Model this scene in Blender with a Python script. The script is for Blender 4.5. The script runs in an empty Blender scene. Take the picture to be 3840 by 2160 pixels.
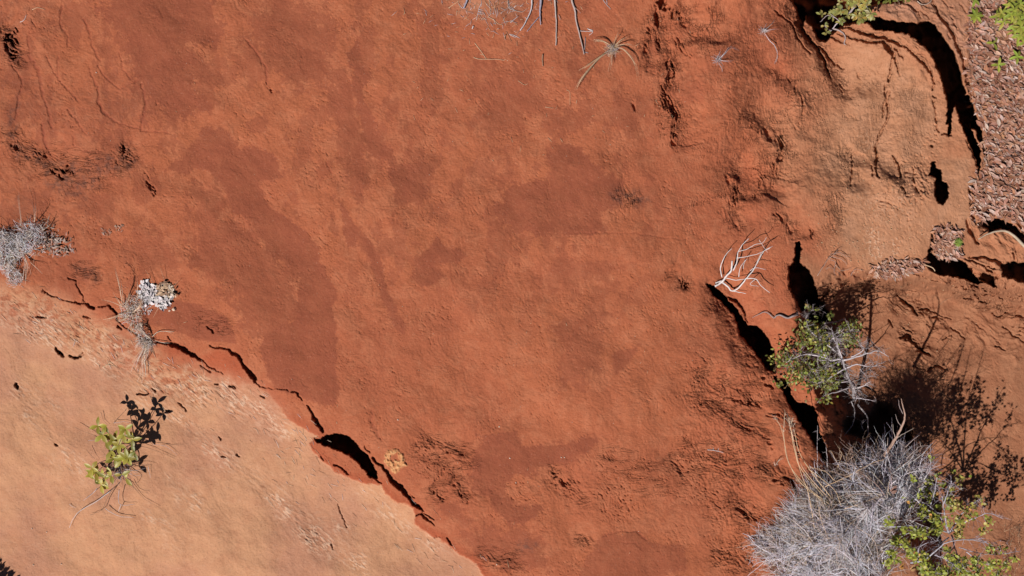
import bpy, math, random
import numpy as np
from mathutils import Vector
random.seed(7); rnd = random.random
def ru(a, b): return a + (b - a) * random.random()

# ---------------------------------------------------------------- camera, sky, sun, exposure
SC = bpy.context.scene
H = 8.0                       # camera height above datum (metres); 500 photo pixels = 1 m at z = 0
camd = bpy.data.cameras.new('camera'); cam = bpy.data.objects.new('camera', camd)
SC.collection.objects.link(cam); SC.camera = cam
cam.location = (0, 0, H); cam.rotation_euler = (0, 0, 0)
camd.sensor_fit = 'HORIZONTAL'; camd.sensor_width = 36.0; camd.lens = 36.0 * H / 7.68
camd.clip_start = 0.1; camd.clip_end = 500
SUN_EL = math.radians(47); SDX, SDY = 0.67, 0.742      # light travels towards +x +y
w = bpy.data.worlds.new("World"); SC.world = w; w.use_nodes = True
nt = w.node_tree; bg = nt.nodes['Background']; sky = nt.nodes.new('ShaderNodeTexSky')
sky.sky_type = 'NISHITA'; sky.sun_disc = False; sky.altitude = 3000; sky.air_density = .5; sky.dust_density = 0; sky.sun_elevation = SUN_EL
sky.sun_rotation = math.atan2(-SDX, -SDY)
nt.links.new(sky.outputs[0], bg.inputs[0]); bg.inputs[1].default_value = 0.05
sl = bpy.data.lights.new('sun', 'SUN'); sun = bpy.data.objects.new('sun', sl); SC.collection.objects.link(sun)
sl.energy = 5.0; sl.angle = math.radians(0.5); sl.color = (1.0, 0.955, 0.90)
ld = Vector((SDX * math.cos(SUN_EL), SDY * math.cos(SUN_EL), -math.sin(SUN_EL)))
sun.rotation_euler = ld.to_track_quat('-Z', 'Y').to_euler(); sun.location = (-4, -4, 6)
SC.view_settings.view_transform = 'Standard'; SC.view_settings.look = 'None'
SC.cycles.diffuse_bounces = 1; SC.view_settings.exposure = 0.0; SC.view_settings.gamma = 1.0

# ---------------------------------------------------------------- coordinates
Zn = {'A1': (0, 0, 1.907), 'A2': (1270, 0, 1.907), 'A3': (2540, 0, 1.907), 'A4': (0, 700, 1.907), 'A5': (1270, 700, 1.907),
      'A6': (2540, 700, 1.907), 'A7': (0, 1400, 1.907), 'A8': (1270, 1400, 1.907), 'A9': (2540, 1400, 1.907),
      'B': (1650, 0, 3.22), 'C': (0, 800, 2.415), 'D': (2820, 1520, 2.264), 'E': (3200, 1640, 2.786), 'F': (2960, 0, 4.53),
      'G': (3440, 0, 4.26), 'Hh': (3400, 760, 3.62), 'P': (200, 1400, 2.415), 'S': (0, 0, 1.0)}
def Q(z, x, y): ox, oy, s = Zn[z]; return (ox + x / s, oy + y / s)
def QP(z, fl): return [Q(z, fl[i], fl[i + 1]) for i in range(0, len(fl), 2)]
def QS(z, fl):                                   # x, y, radius triples
    s = Zn[z][2]; return [Q(z, fl[i], fl[i + 1]) + (fl[i + 2] / s,) for i in range(0, len(fl), 3)]
def sm(a, b, x): t = np.clip((x - a) / (b - a), 0, 1); return t * t * (3 - 2 * t)

# ---------------------------------------------------------------- noise (numpy)
def perlin(x, y, seed=0):
    xi = np.floor(x).astype(np.int64); yi = np.floor(y).astype(np.int64)
    xf = (x - xi).astype(np.float32); yf = (y - yi).astype(np.float32)
    rs = np.random.RandomState(seed); tab = rs.permutation(4096); ang = (rs.rand(4096) * 2 * np.pi).astype(np.float32)
    gc, gs = np.cos(ang), np.sin(ang)
    def g(ix, iy, fx, fy):
        h = tab[(tab[ix & 4095] + iy) & 4095]; return gc[h] * fx + gs[h] * fy
    u = xf * xf * xf * (xf * (xf * 6 - 15) + 10); v = yf * yf * yf * (yf * (yf * 6 - 15) + 10)
    a = g(xi, yi, xf, yf); b = g(xi + 1, yi, xf - 1, yf); c = g(xi, yi + 1, xf, yf - 1); d = g(xi + 1, yi + 1, xf - 1, yf - 1)
    return 1.5 * ((a + (b - a) * u) * (1 - v) + (c + (d - c) * u) * v)
def fbm(x, y, o=4, seed=0, gain=0.5):
    r = 0; a = 1
    for i in range(o):
        r = r + a * perlin(x * 2 ** i + 13.7 * i, y * 2 ** i + 7.1 * i, seed + i); a *= gain
    return r
def rot(X, Y, deg):                              # u across, v along a direction deg below +x
    c, s = math.cos(math.radians(deg)), math.sin(math.radians(deg)); return -X * s + Y * c, X * c + Y * s

# ---------------------------------------------------------------- terrain grid, in metres x 500
def axis(n, st=2.5):
    core = np.arange(-240, n + 241, st); out = []; s = st; x = 0
    while x < 30000: s *= 1.12; x += s; out.append(x)
    out = np.array(out); return np.concatenate([-240 - out[::-1], core, core[-1] + out])
ax, ay = axis(3840), axis(2160)
X, Y = np.meshgrid(ax.astype(np.float32), ay.astype(np.float32)); NX, NY = len(ax), len(ay)
def sl_(x0, y0, x1, y1, m):
    return (slice(max(0, np.searchsorted(ay, y0 - m) - 1), np.searchsorted(ay, y1 + m) + 1),
            slice(max(0, np.searchsorted(ax, x0 - m) - 1), np.searchsorted(ax, x1 + m) + 1))
# ragged coordinates for outlines
WX = X + 5 * perlin(X / 22, Y / 22, 50) + 2.5 * perlin(X / 8, Y / 8, 51)
WY = Y + 5 * perlin(X / 22 + 9, Y / 22, 52) + 2.5 * perlin(X / 8, Y / 8 + 5, 53)
VX = X + 16 * fbm(X / 70, Y / 70, 4, 54, .62); VY = Y + 16 * fbm(X / 70 + 31, Y / 70, 4, 55, .62)
def poly_sdf(pts, x, y):                         # negative inside
    d = np.full(x.shape, 1e9, np.float32); ins = np.zeros(x.shape, bool); n = len(pts)
    for i in range(n):
        ax_, ay_ = pts[i]; bx, by = pts[(i + 1) % n]; ex, ey = bx - ax_, by - ay_
        wx, wy = x - ax_, y - ay_; t = np.clip((wx * ex + wy * ey) / (ex * ex + ey * ey + 1e-9), 0, 1)
        d = np.minimum(d, (wx - ex * t) ** 2 + (wy - ey * t) ** 2)
        c = ((ay_ > y) != (by > y)) & (x < (bx - ax_) * (y - ay_) / (by - ay_ + 1e-9) + ax_); ins ^= c
    d = np.sqrt(d); return np.where(ins, -d, d)
def poly_mask(F, pts, soft=6, val=1.0, cx=None, cy=None, mode='max', bias=0):
    cx = WX if cx is None else cx; cy = WY if cy is None else cy
    xs = [p[0] for p in pts]; ys = [p[1] for p in pts]; s = sl_(min(xs), min(ys), max(xs), max(ys), soft * 2 + 40 + bias)
    m = val * sm(soft, -soft, poly_sdf(pts, cx[s], cy[s]) - bias)
    F[s] = np.maximum(F[s], m) if mode == 'max' else F[s] + m
def stroke_mask(F, pts, soft=4, val=1.0, cx=None, cy=None, k=None):
    cx = WX if cx is None else cx; cy = WY if cy is None else cy
    for (x0, y0, r0), (x1, y1, r1) in zip(pts[:-1], pts[1:]):
        s = sl_(min(x0, x1), min(y0, y1), max(x0, x1), max(y0, y1), max(r0, r1) + soft + 22)
        ex, ey = x1 - x0, y1 - y0; wx, wy = cx[s] - x0, cy[s] - y0
        t = np.clip((wx * ex + wy * ey) / (ex * ex + ey * ey + 1e-9), 0, 1)
        d = np.hypot(wx - ex * t, wy - ey * t); r = r0 + (r1 - r0) * t
        m = sm(soft * .5, -soft * .5, d - r)
        m = m * (val if k is None else (k[0] * r + k[1])); F[s] = np.maximum(F[s], m)
def zero(): return np.zeros(X.shape, np.float32)

# ---------------------------------------------------------------- macro relief (control heights)
ctl = [(0,2100,-.25),(400,1700,-.12),(0,1400,-.1),(900,1900,-.12),(1500,2200,-.12),(-600,1500,-.2),(-600,2600,-.4),(600,2700,-.4),
 (200,1000,0),(600,700,.05),(0,300,.02),(-500,300,.0),(800,200,.08),(1300,600,.12),(1300,1200,.08),(1800,300,.15),(1800,900,.15),(1700,1600,.05),
 (2100,1900,.05),(2300,1300,.12),(2500,500,.15),(2600,900,.13),(2700,1500,.08),(2600,2000,.05),(2900,1950,-.02),(2950,1250,0),(3050,900,.02),
 (2850,600,.12),(3100,300,.12),(3300,600,.1),(3500,900,0),(3400,300,.1),(3700,300,.0),(3750,700,-.02),(3700,1300,-.06),(3400,1300,-.05),
 (3300,1700,-.10),(3700,1900,-.14),(3200,2100,-.05),(4300,600,0),(4400,1600,-.15),(3400,2700,-.1),(2200,2700,0),(1200,-500,.1),(2600,-500,.2),(3600,-500,.1),(300,-500,.05)]
num = zero(); den = zero() + 1e-12
for (cx, cy, cz) in ctl:
    g = np.exp(-((X - cx) ** 2 + (Y - cy) ** 2) / (2 * 230 ** 2)) ; num += g * cz; den += g
Z = (num / den).astype(np.float32); Z[den < 1e-9] = 0
lowp = [(3020, 1130), (3050, 1290), (3090, 1450), (3140, 1600), (3150, 1760), (3260, 1860), (3400, 1960), (3480, 2080), (3500, 2400), (3900, 3400), (7000, 3400), (7000, 1200), (3900, 1130), (3480, 1075), (3180, 1060)]
DR = zero(); poly_mask(DR, lowp, 60, 1.0, VX, VY); Z -= .62 * DR

# ---------------------------------------------------------------- region masks
bnd = QP('A4', [-300,640, 0,690, 200,750, 390,770, 470,820, 560,900, 680,930, 870,1030, 1000,1120, 1110,1150, 1180,1290, 1300,1275, 1420,1290, 1560,1350, 1700,1400, 1830,1420]) + \
      QP('A7', [1940,165, 2000,240, 2060,330, 2180,400, 2270,450, 2210,500, 2220,540, 2300,620, 2390,700]) + \
      QP('A8', [60,740, 190,790, 310,800, 330,850, 400,920, 480,935, 540,970, 545,1080, 640,1150, 730,1190, 830,1270, 930,1330, 980,1360, 1035,1449, 1400,1900, 1500,2600])
palep = bnd + [(1400, 9000), (-9000, 9000), (-9000, 700)]
pale = zero(); poly_mask(pale, palep, 4); 
pale_s = zero(); poly_mask(pale_s, palep, 55, cx=VX, cy=VY); tb_ = sm(1250, 850, X); pale = pale * (1 - tb_) + pale_s * tb_
pale0 = pale.copy(); rim = zero()
for a_, b_ in zip(bnd[1:12], bnd[2:13]): stroke_mask(rim, [(a_[0] - 25, a_[1] + 55, 60), (b_[0] - 25, b_[1] + 55, 60)], 110, 1.0, VX, VY)
pale *= 1 - .75 * rim * sm(-.25, .45, fbm(X / 34, Y / 24, 4, 61, .65))
brown = zero()
poly_mask(brown, QP('A3', [700,-600, 860,0, 900,300, 930,560, 860,700, 760,830, 720,950, 700,1100, 720,1300]) + QP('A6', [860,120, 1020,300, 1050,480, 1200,640, 1380,700, 1400,900, 1520,1000, 1560,1449])
          + QP('A9', [1350,200, 1600,500, 2000,900, 2200,1449]) + [(3900, 4000), (9000, 4000), (9000, -4000), (3000, -4000)], 170, cx=VX + 70 * fbm(X / 150, Y / 260, 3, 62), cy=VY)
lowr = zero()
poly_mask(lowr, QP('A6', [860,480, 1050,560, 1250,640, 1780,640, 2200,680, 2479,720, 6000,900, 6000,6000, 1000,6000, 1000,2400, 1100,1500, 950,1200]), 40, cx=VX, cy=VY)
litter = zero()
lit_polys = [QP('A3', [2140,-400, 2090,0, 2075,260, 2085,480, 2120,700, 2190,930, 2225,1150, 2160,1250, 2140,1449]) + QP('A6', [2115,0, 2135,200, 2170,250, 2300,190, 2420,220, 2520,330]) + [(4200, 960), (4420, 620), (4300, 300), (4480, -50), (4300, -420), (3900, -380)],
             QP('A6', [1840,320, 1900,280, 2030,310, 2000,400, 2035,470, 2020,510, 1880,500, 1830,480]),
             QP('A6', [1390,610, 1500,560, 1640,520, 1740,520, 1770,560, 1650,610, 1560,650, 1450,640])]
for p in lit_polys: poly_mask(litter, p, 8)
strip = zero(); poly_mask(strip, QP('A3', [1400,-300, 1400,60, 1500,130, 1800,150, 1950,300, 2050,500, 2110,700, 2070,480, 2060,200, 2130,-300]), 14)
stroke_mask(strip, QS('B', [250,-40,160, 600,20,200, 850,60,120]), 120, .55, VX, VY)
tan = zero(); poly_mask(tan, QP('A3', [1150,330, 1500,320, 1800,560, 1880,700, 1920,900, 1800,1150, 1780,1449, 1200,1449, 1050,1200, 1100,900, 1250,700]) , 60, cx=VX, cy=VY)
poly_mask(tan, QP('A6', [1200,-100, 1850,-100, 1850,200, 1780,520, 1500,560, 1350,620, 1200,500, 1150,200]), 40, cx=VX, cy=VY)
poly_mask(tan, QP('A6', [1880,-200, 2100,-200, 2100,60, 2090,250, 2060,330, 1900,270, 1850,230]), 10)

# dark crust patches
dark = zero()
n1 = fbm(X / 60, Y / 60, 5, 70, .6); n2 = fbm(X / 16, Y / 16, 4, 75, .65); n3 = fbm(X / 7, Y / 7, 2, 78, .7)
def patch(z, fl, rag=14, soft=2.5, val=1.0):
    soft = soft if soft < 5 else soft * .55
    pts = QP(z, fl); xs = [p[0] for p in pts]; ys = [p[1] for p in pts]; s = sl_(min(xs), min(ys), max(xs), max(ys), 60)
    d = poly_sdf(pts, X[s], Y[s]) + rag * n1[s] * 1.15 + rag * .9 * n2[s] + 3 * n3[s]
    dark[s] = np.maximum(dark[s], val * sm(soft, -soft, d))
patch('A1', [700,60, 900,-60, 1500,-60, 1560,100, 1600,250, 1600,330, 1340,320, 1430,420, 1580,540, 1600,580, 1400,560, 1380,640, 1450,720, 1530,800, 1400,800, 1300,860, 1200,780, 1050,760, 1030,900, 1000,940, 1010,650, 940,560, 920,400, 820,200, 700,150], 22)
patch('A1', [1350,1260, 1180,1220, 1300,1100, 1420,1000, 1480,900, 1560,910, 1650,950, 1710,1020, 1710,1060, 1850,1060, 1950,1090, 2000,1160, 2040,1230, 2020,1290, 1880,1280, 1870,1340, 1900,1400, 1900,1500, 1750,1500, 1640,1400, 1500,1200, 1400,1200], 12)
patch('A4', [1620,0, 1850,0, 1880,50, 1940,150, 2050,220, 2180,310, 2270,420, 2290,530, 2360,630, 2400,760, 2390,900, 2410,1050, 2410,1200, 2400,1300, 2430,1449, 2400,1560, 2300,1560, 2130,1500, 1960,1449, 1900,1300, 1850,1150, 1900,1050, 2100,950, 2130,870, 2120,750, 2150,650, 2050,560, 1900,480, 1870,380, 1800,250, 1660,180], 7)
patch('A4', [1350,380, 1600,250, 1800,300, 2100,600, 2200,900, 1950,1200, 1750,1000, 1600,700, 1400,550], 42, 6, .8)
patch('A2', [130,300, 150,420, 240,540, 180,640, 180,720, 240,800, 300,950, 370,1080, 420,1160, 600,1160, 680,1200, 600,1300, 640,1400, 400,1449, 380,1300, 350,1150, 200,1100, 170,900, 120,780, 90,500, 50,380], 10)
patch('A2', [-100,500, 60,520, 130,800, 190,1000, 200,1250, 180,1449, 100,1449, 60,1100, -50,800], 22, 6, .85)
patch('A5', [170,350, 240,380, 300,500, 330,680, 400,850, 470,980, 460,1060, 400,1000, 330,870, 290,720, 240,600, 200,480], 8)
patch('A5', [0,90, 60,180, 140,310, 110,440, 60,430, 40,300], 8)
patch('A2', [1160,1449, 1200,1300, 1500,1290, 1500,1100, 1600,1050, 1740,1060, 1830,1180, 2000,1300, 2020,1449, 1960,1500, 1830,1530, 1900,1600, 1900,1660, 1790,1710, 1640,1670, 1500,1650, 1430,1690, 1200,1630, 1130,1530, 1100,1450], 14)
patch('A5', [540,500, 650,450, 700,360, 760,420, 880,450, 910,500, 850,550, 780,540, 700,560, 760,640, 700,700, 600,710, 530,650, 550,580], 7, 9)
patch('A5', [1520,500, 1700,520, 1900,540, 2100,560, 1900,640, 1700,660, 1500,640], 12, 16, .7)
patch('A5', [1650,950, 1800,850, 2000,900, 1850,1000, 1900,1100, 1850,1300, 1700,1449, 1550,1400, 1600,1150, 1500,1000], 26, 14, .7)
patch('A5', [2150,1130, 2100,1250, 1980,1340, 1960,1200], 8, 10, .8)
patch('A8', [1010,430, 1250,420, 1300,520, 1500,500, 1700,500, 1870,430, 1860,500, 1740,580, 1650,660, 1500,660, 1400,720, 1250,740, 1200,800, 1180,900, 1440,950, 1430,1050, 1200,1100, 1100,930, 950,830, 900,750, 980,600], 16, 12)
patch('A8', [870,1130, 1200,1100, 1450,1170, 1480,1400, 1200,1400, 950,1250], 22, 14, .8)
patch('A8', [700,930, 850,940, 950,1050, 900,1120, 750,1020], 14, 14, .7)
patch('A8', [1900,1160, 2150,1130, 2220,1200, 2479,1240, 2479,1400, 2200,1500, 1700,1500, 1780,1300], 8, 8, .75)
patch('A4', [1010,900, 1280,810, 1440,850, 1620,930, 1680,1050, 1690,1130, 1400,1090, 1250,1030, 1030,980], 4, 5, 1.0)
patch('A4', [600,60, 820,60, 830,150, 700,240, 600,200, 540,130], 10, 9, .7)
patch('A4', [230,520, 520,520, 600,700, 500,800, 380,760, 220,640], 20, 14, .6)
patch('A5', [400,0, 650,20, 600,120, 420,120], 14, 8, .8)
patch('A2', [1130,500, 1320,500, 1500,640, 1480,800, 1250,820, 1000,760, 900,640], 34, 18, .6)
patch('A3', [0,550, 160,560, 200,700, 80,760, -60,700], 16, 18, .5)
patch('A1', [2000,0, 2260,0, 2400,300, 2330,620, 2060,620, 1980,440, 1780,360, 1760,120], 46, 7, .8)
# background mottling in the upper part of the red mound
mott = sm(.20, .30, fbm(X / 120, Y / 170, 6, 90, .66)) * sm(1500, 900, Y) * sm(2700, 2300, X) * .6
dark = np.maximum(dark, mott * 1.05); dark *= .88 + .12 * sm(-.3, .2, n2)
speck = sm(.15, .55, fbm(X / 7, Y / 9, 3, 92, .7)); dark = np.maximum(dark, .55 * speck * sm(-.05, .5, fbm(X / 150, Y / 150, 3, 93)) * (1 - mott))
red_only = (1 - pale) * (1 - brown) ; dark *= red_only

# grey char smudges
char = zero()
for z, fl in [('A1', [60,260,40, 90,330,60, 110,400,30]), ('A1', [110,760,20, 90,950,50, 120,1060,35, 250,1120,50, 430,1230,70, 560,1230,60, 640,1280,40]),
              ('A1', [380,1310,60, 600,1330,70, 700,1300,40]), ('A1', [870,1060,40, 950,1150,50, 700,1190,60, 560,1200,50]), ('A4', [560,600,40, 680,640,40]), ('A5', [2000,60,60, 2150,90,50]),
              ('A8', [1350,1240,60]*2)]:
    stroke_mask(char, QS(z, fl), 50, 1.0, VX, VY)
stroke_mask(char, QS('A1', [150,700,300, 500,900,300, 900,700,200]), 300, .28, VX, VY); stroke_mask(char, QS('A1', [0,100,150, 300,100,150]), 250, .35, VX, VY); stroke_mask(char, QS('A4', [100,100,200, 500,200,160]), 200, .3, VX, VY)
char *= .25 + .75 * sm(-.15, .5, fbm(X / 26, Y / 20, 4, 95, .65)); char *= red_only

# dark vein grooves, upper left
vein = zero()
VN = [[200,400,6, 240,440,7, 280,520,11, 295,640,10, 310,700,7, 350,800,9, 370,920,6], [400,540,4, 450,600,5, 560,720,3], [640,480,4, 660,560,4, 700,620,7, 705,720,9, 735,800,11, 820,870,4, 990,920,3],
      [700,470,3, 760,560,4, 860,640,4, 920,600,4, 990,580,4], [1010,600,6, 1030,700,8, 1040,760,9, 1020,860,8, 1005,940,7], [300,880,6, 320,1000,12, 345,1090,7, 410,1140,4],
      [60,420,4, 160,580,5, 130,720,7, 110,850,6], [210,220,5, 200,300,6, 215,390,4], [440,40,8, 430,160,6, 480,260,5, 490,330,4], [600,140,6, 640,240,5, 655,330,5, 720,440,4],
      [420,400,5, 410,500,4, 420,600,4], [480,780,4, 560,880,4, 620,970,3], [1000,935,3, 1100,945,3, 1220,955,3], [850,380,4, 880,500,3, 960,590,3], [520,980,4, 530,1040,4, 600,1080,3, 720,1090,3],
      [1760,280,6, 1850,400,5, 1900,480,5, 1910,600,3], [330,400,5, 380,500,4, 410,560,3], [2330,1150,3, 2370,1240,3]]
for v in VN: stroke_mask(vein, QS('A1', v), 7, 1.0)
stroke_mask(vein, QS('A4', [1760,1449,3]*2), 5)
for v in ([250,30,6, 180,100,5, 130,240,6], [1700,330,5, 2100,330,4, 2479,380,4], [680,800,3, 690,900,4], [1060,500,3, 1090,550,4]): stroke_mask(vein, QS('A5', v), 7, .5)
stroke_mask(vein, QS('A8', [240,270,8, 230,340,12, 280,440,12, 310,480,7]), 8, .7)
stroke_mask(vein, QS('A8', [1900,1160,4, 2000,1130,6, 2130,1130,6, 2200,1190,5]), 7, .7)
stroke_mask(vein, QS('A8', [2030,1210,4, 2120,1210,5, 2170,1260,5]), 7, .5)

# pale streak band
band = zero()
for z, fl in [('A4', [0,880,60, 300,1000,120, 700,1150,120, 900,1300,110, 1100,1449,100]), ('A7', [1000,60,90, 1500,120,140, 1800,260,120, 2080,400,70]), ('A7', [950,130,60, 1250,290,50, 1400,420,60, 1520,570,50, 1700,660,50, 1850,760,50, 1960,870,60, 2050,980,70, 2200,1120,90, 2420,1300,90]),
              ('A7', [150,120,60, 330,230,60, 420,280,20]), ('A7', [180,300,14, 330,430,24, 450,540,24, 550,680,30, 700,800,20]), ('A7', [330,600,8, 460,800,10, 560,930,6]), ('A8', [0,1100,60, 60,1250,60, 150,1400,60]), ('A8', [200,860,50, 400,1050,30, 620,1200,30, 800,1290,30]),
              ('A7', [1250,800,60, 1450,980,50]), ('A7', [1050,1010,20, 1180,1110,40, 1260,1260,30])]:
    stroke_mask(band, QS(z, fl), 70, 1.0, VX, VY)
band *= pale
u40, v40 = rot(X, Y, 38)
streak = sm(.0, .4, fbm(u40 / 9, v40 / 32, 4, 110, .7)) * (.25 + .75 * sm(-.2, .4, fbm(X / 110, Y / 110, 3, 115)))
white = band * streak
poly_mask(white, QP('A6', [1330,360, 1450,350, 1500,400, 1480,560, 1400,600, 1320,480]), 20, .0)
spk = sm(.28, .5, fbm(X / 11, Y / 11, 3, 118, .7))
lich = zero(); stroke_mask(lich, QS('A6', [1400,350,40, 1400,470,50]), 60, .9, VX, VY); stroke_mask(lich, QS('A6', [1560,400,40, 1560,460,30]), 50, .8, VX, VY)
stroke_mask(lich, QS('A6', [1300,60,40, 1500,200,60, 1620,120,60]), 90, .35, VX, VY); stroke_mask(lich, QS('A3', [1300,950,30, 1360,1040,40]), 60, .35, VX, VY)
white = np.maximum(white, lich * spk)
ochre = zero()
for pl in ([510,380, 700,340, 890,370, 960,430, 1100,520, 1130,740, 1160,880, 1250,900, 1000,1000, 940,1160, 800,1240, 650,1150, 600,1000, 480,880, 390,860, 390,740, 470,660, 440,540],):
    pts = [(1400 + pl[i] / 9.66, 1650 + pl[i + 1] / 9.66) for i in range(0, len(pl), 2)]
    poly_mask(ochre, pts, 3)
hol = zero(); poly_mask(hol, [(1400 + a / 9.66, 1650 + b / 9.66) for a, b in [(630,570),(740,520),(840,450),(890,480),(890,650),(930,740),(860,780),(800,690),(720,700),(700,820),(600,700)]], 2)
ochre *= (1 - hol) * (.55 + .45 * sm(-.3, .3, perlin(X / 9, Y / 9, 121)))
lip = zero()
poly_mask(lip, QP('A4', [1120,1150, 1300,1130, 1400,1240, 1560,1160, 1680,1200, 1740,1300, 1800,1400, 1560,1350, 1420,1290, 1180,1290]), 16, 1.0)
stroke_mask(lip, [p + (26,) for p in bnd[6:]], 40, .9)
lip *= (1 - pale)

# ---------------------------------------------------------------- trenches and fissures (dug deep to stay black; many stand in for shadows of steps)
TR = zero(); TR2 = zero()
def cut(z, fl, depth, soft=3): poly_mask(TR, QP(z, fl), soft, depth * 1.9)
def crack(z, fl, k=.0085, b=.014, soft=5):
    if k > .0068: stroke_mask(TR, QS(z, fl), soft, k=(k, b))
    else: stroke_mask(TR2, [(x, y, r * 1.9 + 2) for x, y, r in QS(z, fl)], 12, k=(k * .55, b * .8), cx=VX * .35 + WX * .65, cy=VY * .35 + WY * .65)
cut('A3', [800,-500, 815,0, 850,60, 870,150, 900,180, 915,120, 960,200, 1020,290, 1060,300, 1120,230, 1170,190, 1300,160, 1380,165, 1400,110, 1280,90, 1420,30, 1600,20, 1620,-30, 1500,-500], .42)
cut('A3', [1360,130, 1430,118, 1500,150, 1600,160, 1720,170, 1790,150, 1840,180, 1880,240, 1930,310, 1975,380, 2000,440, 2025,520, 2040,600, 2065,660, 2090,700, 2115,760, 2130,830, 2160,890, 2180,960, 2200,1040, 2215,1110, 2190,1100, 2175,1040, 2150,980, 2130,930, 2100,900,
           2110,950, 2140,1010, 2165,1080, 2165,1150, 2155,1230, 2145,1150, 2110,1080, 2080,1010, 2060,950, 2030,880, 2010,820, 1990,750, 1970,760, 1960,840, 1955,950, 1940,970, 1940,880, 1925,880, 1935,780, 1925,700, 1905,620, 1880,540, 1850,450, 1820,390, 1780,340, 1720,290, 1660,245, 1580,225, 1480,215, 1400,205], .45)
cut('A3', [1820,1170, 1840,1160, 1848,1200, 1885,1215, 1890,1290, 1938,1320, 1938,1390, 1915,1450, 1895,1460, 1850,1430, 1842,1330, 1850,1270, 1805,1250], .26)
for fl in ([860,160,16, 900,230,18, 950,290,15, 1000,350,12, 1040,420,10, 1070,490,9, 1100,560,4], [1010,330,9, 1070,390,8, 1110,450,6, 1190,490,4], [700,70,5, 750,120,5, 830,180,5, 850,260,5, 900,330,5, 950,380,4],
           [1090,262,8, 1150,290,7, 1230,325,3], [1820,-20,6, 1860,90,9, 1920,160,12, 1980,260,13, 2005,330,14, 2040,400,12, 2060,500,11, 2080,600,10, 2100,690,8], [1600,0,4, 1680,50,5, 1730,100,5],
           [1160,190,8, 1250,205,10, 1350,245,14, 1450,255,15, 1530,290,12, 1620,330,9, 1700,390,9, 1760,450,10, 1810,510,10, 1830,560,8, 1840,600,7], [1140,240,4, 1290,285,8, 1400,300,9, 1470,300,14, 1510,340,20, 1540,380,14, 1570,460,6, 1590,545,3],
           [1560,350,6, 1620,425,4], [1540,410,5, 1525,490,7, 1515,580,7], [1505,660,12, 1500,740,9, 1515,800,7, 1490,880,6, 1440,980,5, 1420,1040,4], [1480,620,7, 1490,700,6, 1470,830,5], [1415,1050,8, 1430,1110,10, 1420,1180,7, 1430,1250,10, 1450,1280,4],
           [1828,620,6, 1826,640,6], [1828,680,5, 1850,700,4], [1830,720,5, 1850,800,4, 1850,870,6, 1868,940,4], [1820,1040,8, 1825,1050,6], [1890,955,5, 1960,965,4], [1540,1110,5, 1580,1170,7, 1600,1260,8], [1690,1200,4, 1700,1330,6, 1730,1380,4],
           [1600,1330,6, 1640,1380,5], [1390,1180,5, 1400,1250,5], [1250,1110,4, 1250,1240,5, 1240,1320,4], [2060,1000,4, 2110,1100,4, 2150,1200,4], [2090,1340,6, 2110,1449,8, 2120,1600,7]):
    crack('A3', fl)
for fl in ([2330,-40,26, 2320,10,22, 2308,40,12, 2300,60,5], [2272,70,6, 2275,120,13, 2278,165,14, 2288,195,4], [2350,440,3, 2378,520,7, 2360,600,8, 2333,660,5], [2320,665,5, 2345,710,7, 2380,770,8, 2420,830,6]): crack('A2', fl, .007, .008, 7)
for fl in ([2310,640,7, 2345,720,12, 2380,790,14, 2420,840,12], [2350,440,8, 2385,520,12, 2365,600,12], [2300,30,14, 2360,60,8, 2420,150,8], [2415,850,5, 2398,920,6, 2395,1010,9, 2400,1050,4],
           [2210,200,4, 2215,280,6, 2190,370,5], [2400,80,5, 2430,120,5, 2465,180,4], [2290,280,6, 2290,340,5], [2110,740,4, 2120,790,4]):
    crack('A2', fl, .0065, .010, 8)
for fl in ([520,890,4, 560,930,5, 600,950,4], [640,920,7, 665,990,7], [735,985,12, 752,1050,16, 735,1140,12], [650,1220,4, 590,1300,5, 545,1400,6], [840,640,4, 880,690,6, 900,760,5, 890,850,4, 850,910,3], [425,1270,7, 418,1360,8, 400,1449,10],
           [0,90,7, 30,140,8, 50,180,5], [0,290,8, 40,350,9, 90,400,4], [1160,600,3, 1190,670,4], [340,1250,5, 370,1300,4], [690,1180,8, 700,1240,5], [230,60,3, 260,130,3], [800,560,3, 850,640,3], [1290,530,5, 1310,560,3], [700,260,3, 720,380,3]):
    crack('A3', fl, .0045, .008, 9)
# the long fissure down the edge of the red mound
cut('A6', [205,705, 260,770, 320,820, 370,880, 410,920, 430,980, 445,1060, 490,1100, 540,1160, 580,1220, 620,1270, 660,1320, 705,1335, 692,1180, 665,1110, 625,1050, 570,1005, 500,985, 455,930, 425,875, 365,815, 305,745, 245,705], .34)
cut('A9', [690,20, 760,45, 800,80, 810,150, 850,205, 900,215, 965,235, 1000,290, 1007,400, 1040,480, 1065,560, 1075,650, 1040,610, 1000,540, 960,470, 910,400, 860,320, 810,240, 770,150, 730,90], .38)
crack('A6', [300,740,4, 350,785,6, 410,810,9, 450,850,10, 480,900,7, 500,965,4])
crack('A6', [35,685,12, 50,700,12], .006, .01)
cut('A6', [842,400, 868,393, 888,440, 880,500, 880,545, 905,565, 940,590, 970,660, 995,740, 1010,800, 1060,880, 1100,950, 1060,985, 970,975, 920,940, 885,900, 840,800, 800,720, 795,640, 800,570, 838,540], .34)
crack('A6', [965,290,8, 955,360,6], .006, .01, 7); crack('A6', [700,200,4, 760,250,5, 800,290,4, 830,330,4], .005, .008, 7)
cut('A6', [1822,340, 1808,420, 1790,500, 1775,550, 1830,612, 1900,632, 1990,642, 2060,662, 2150,700, 2180,690, 2090,600, 2060,540, 1990,512, 1880,512, 1835,495, 1812,460, 1832,400], .30)
cut('A6', [2060,570, 2120,580, 2180,600, 2260,640, 2285,720, 2230,700, 2150,660, 2080,640], .14)
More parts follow.
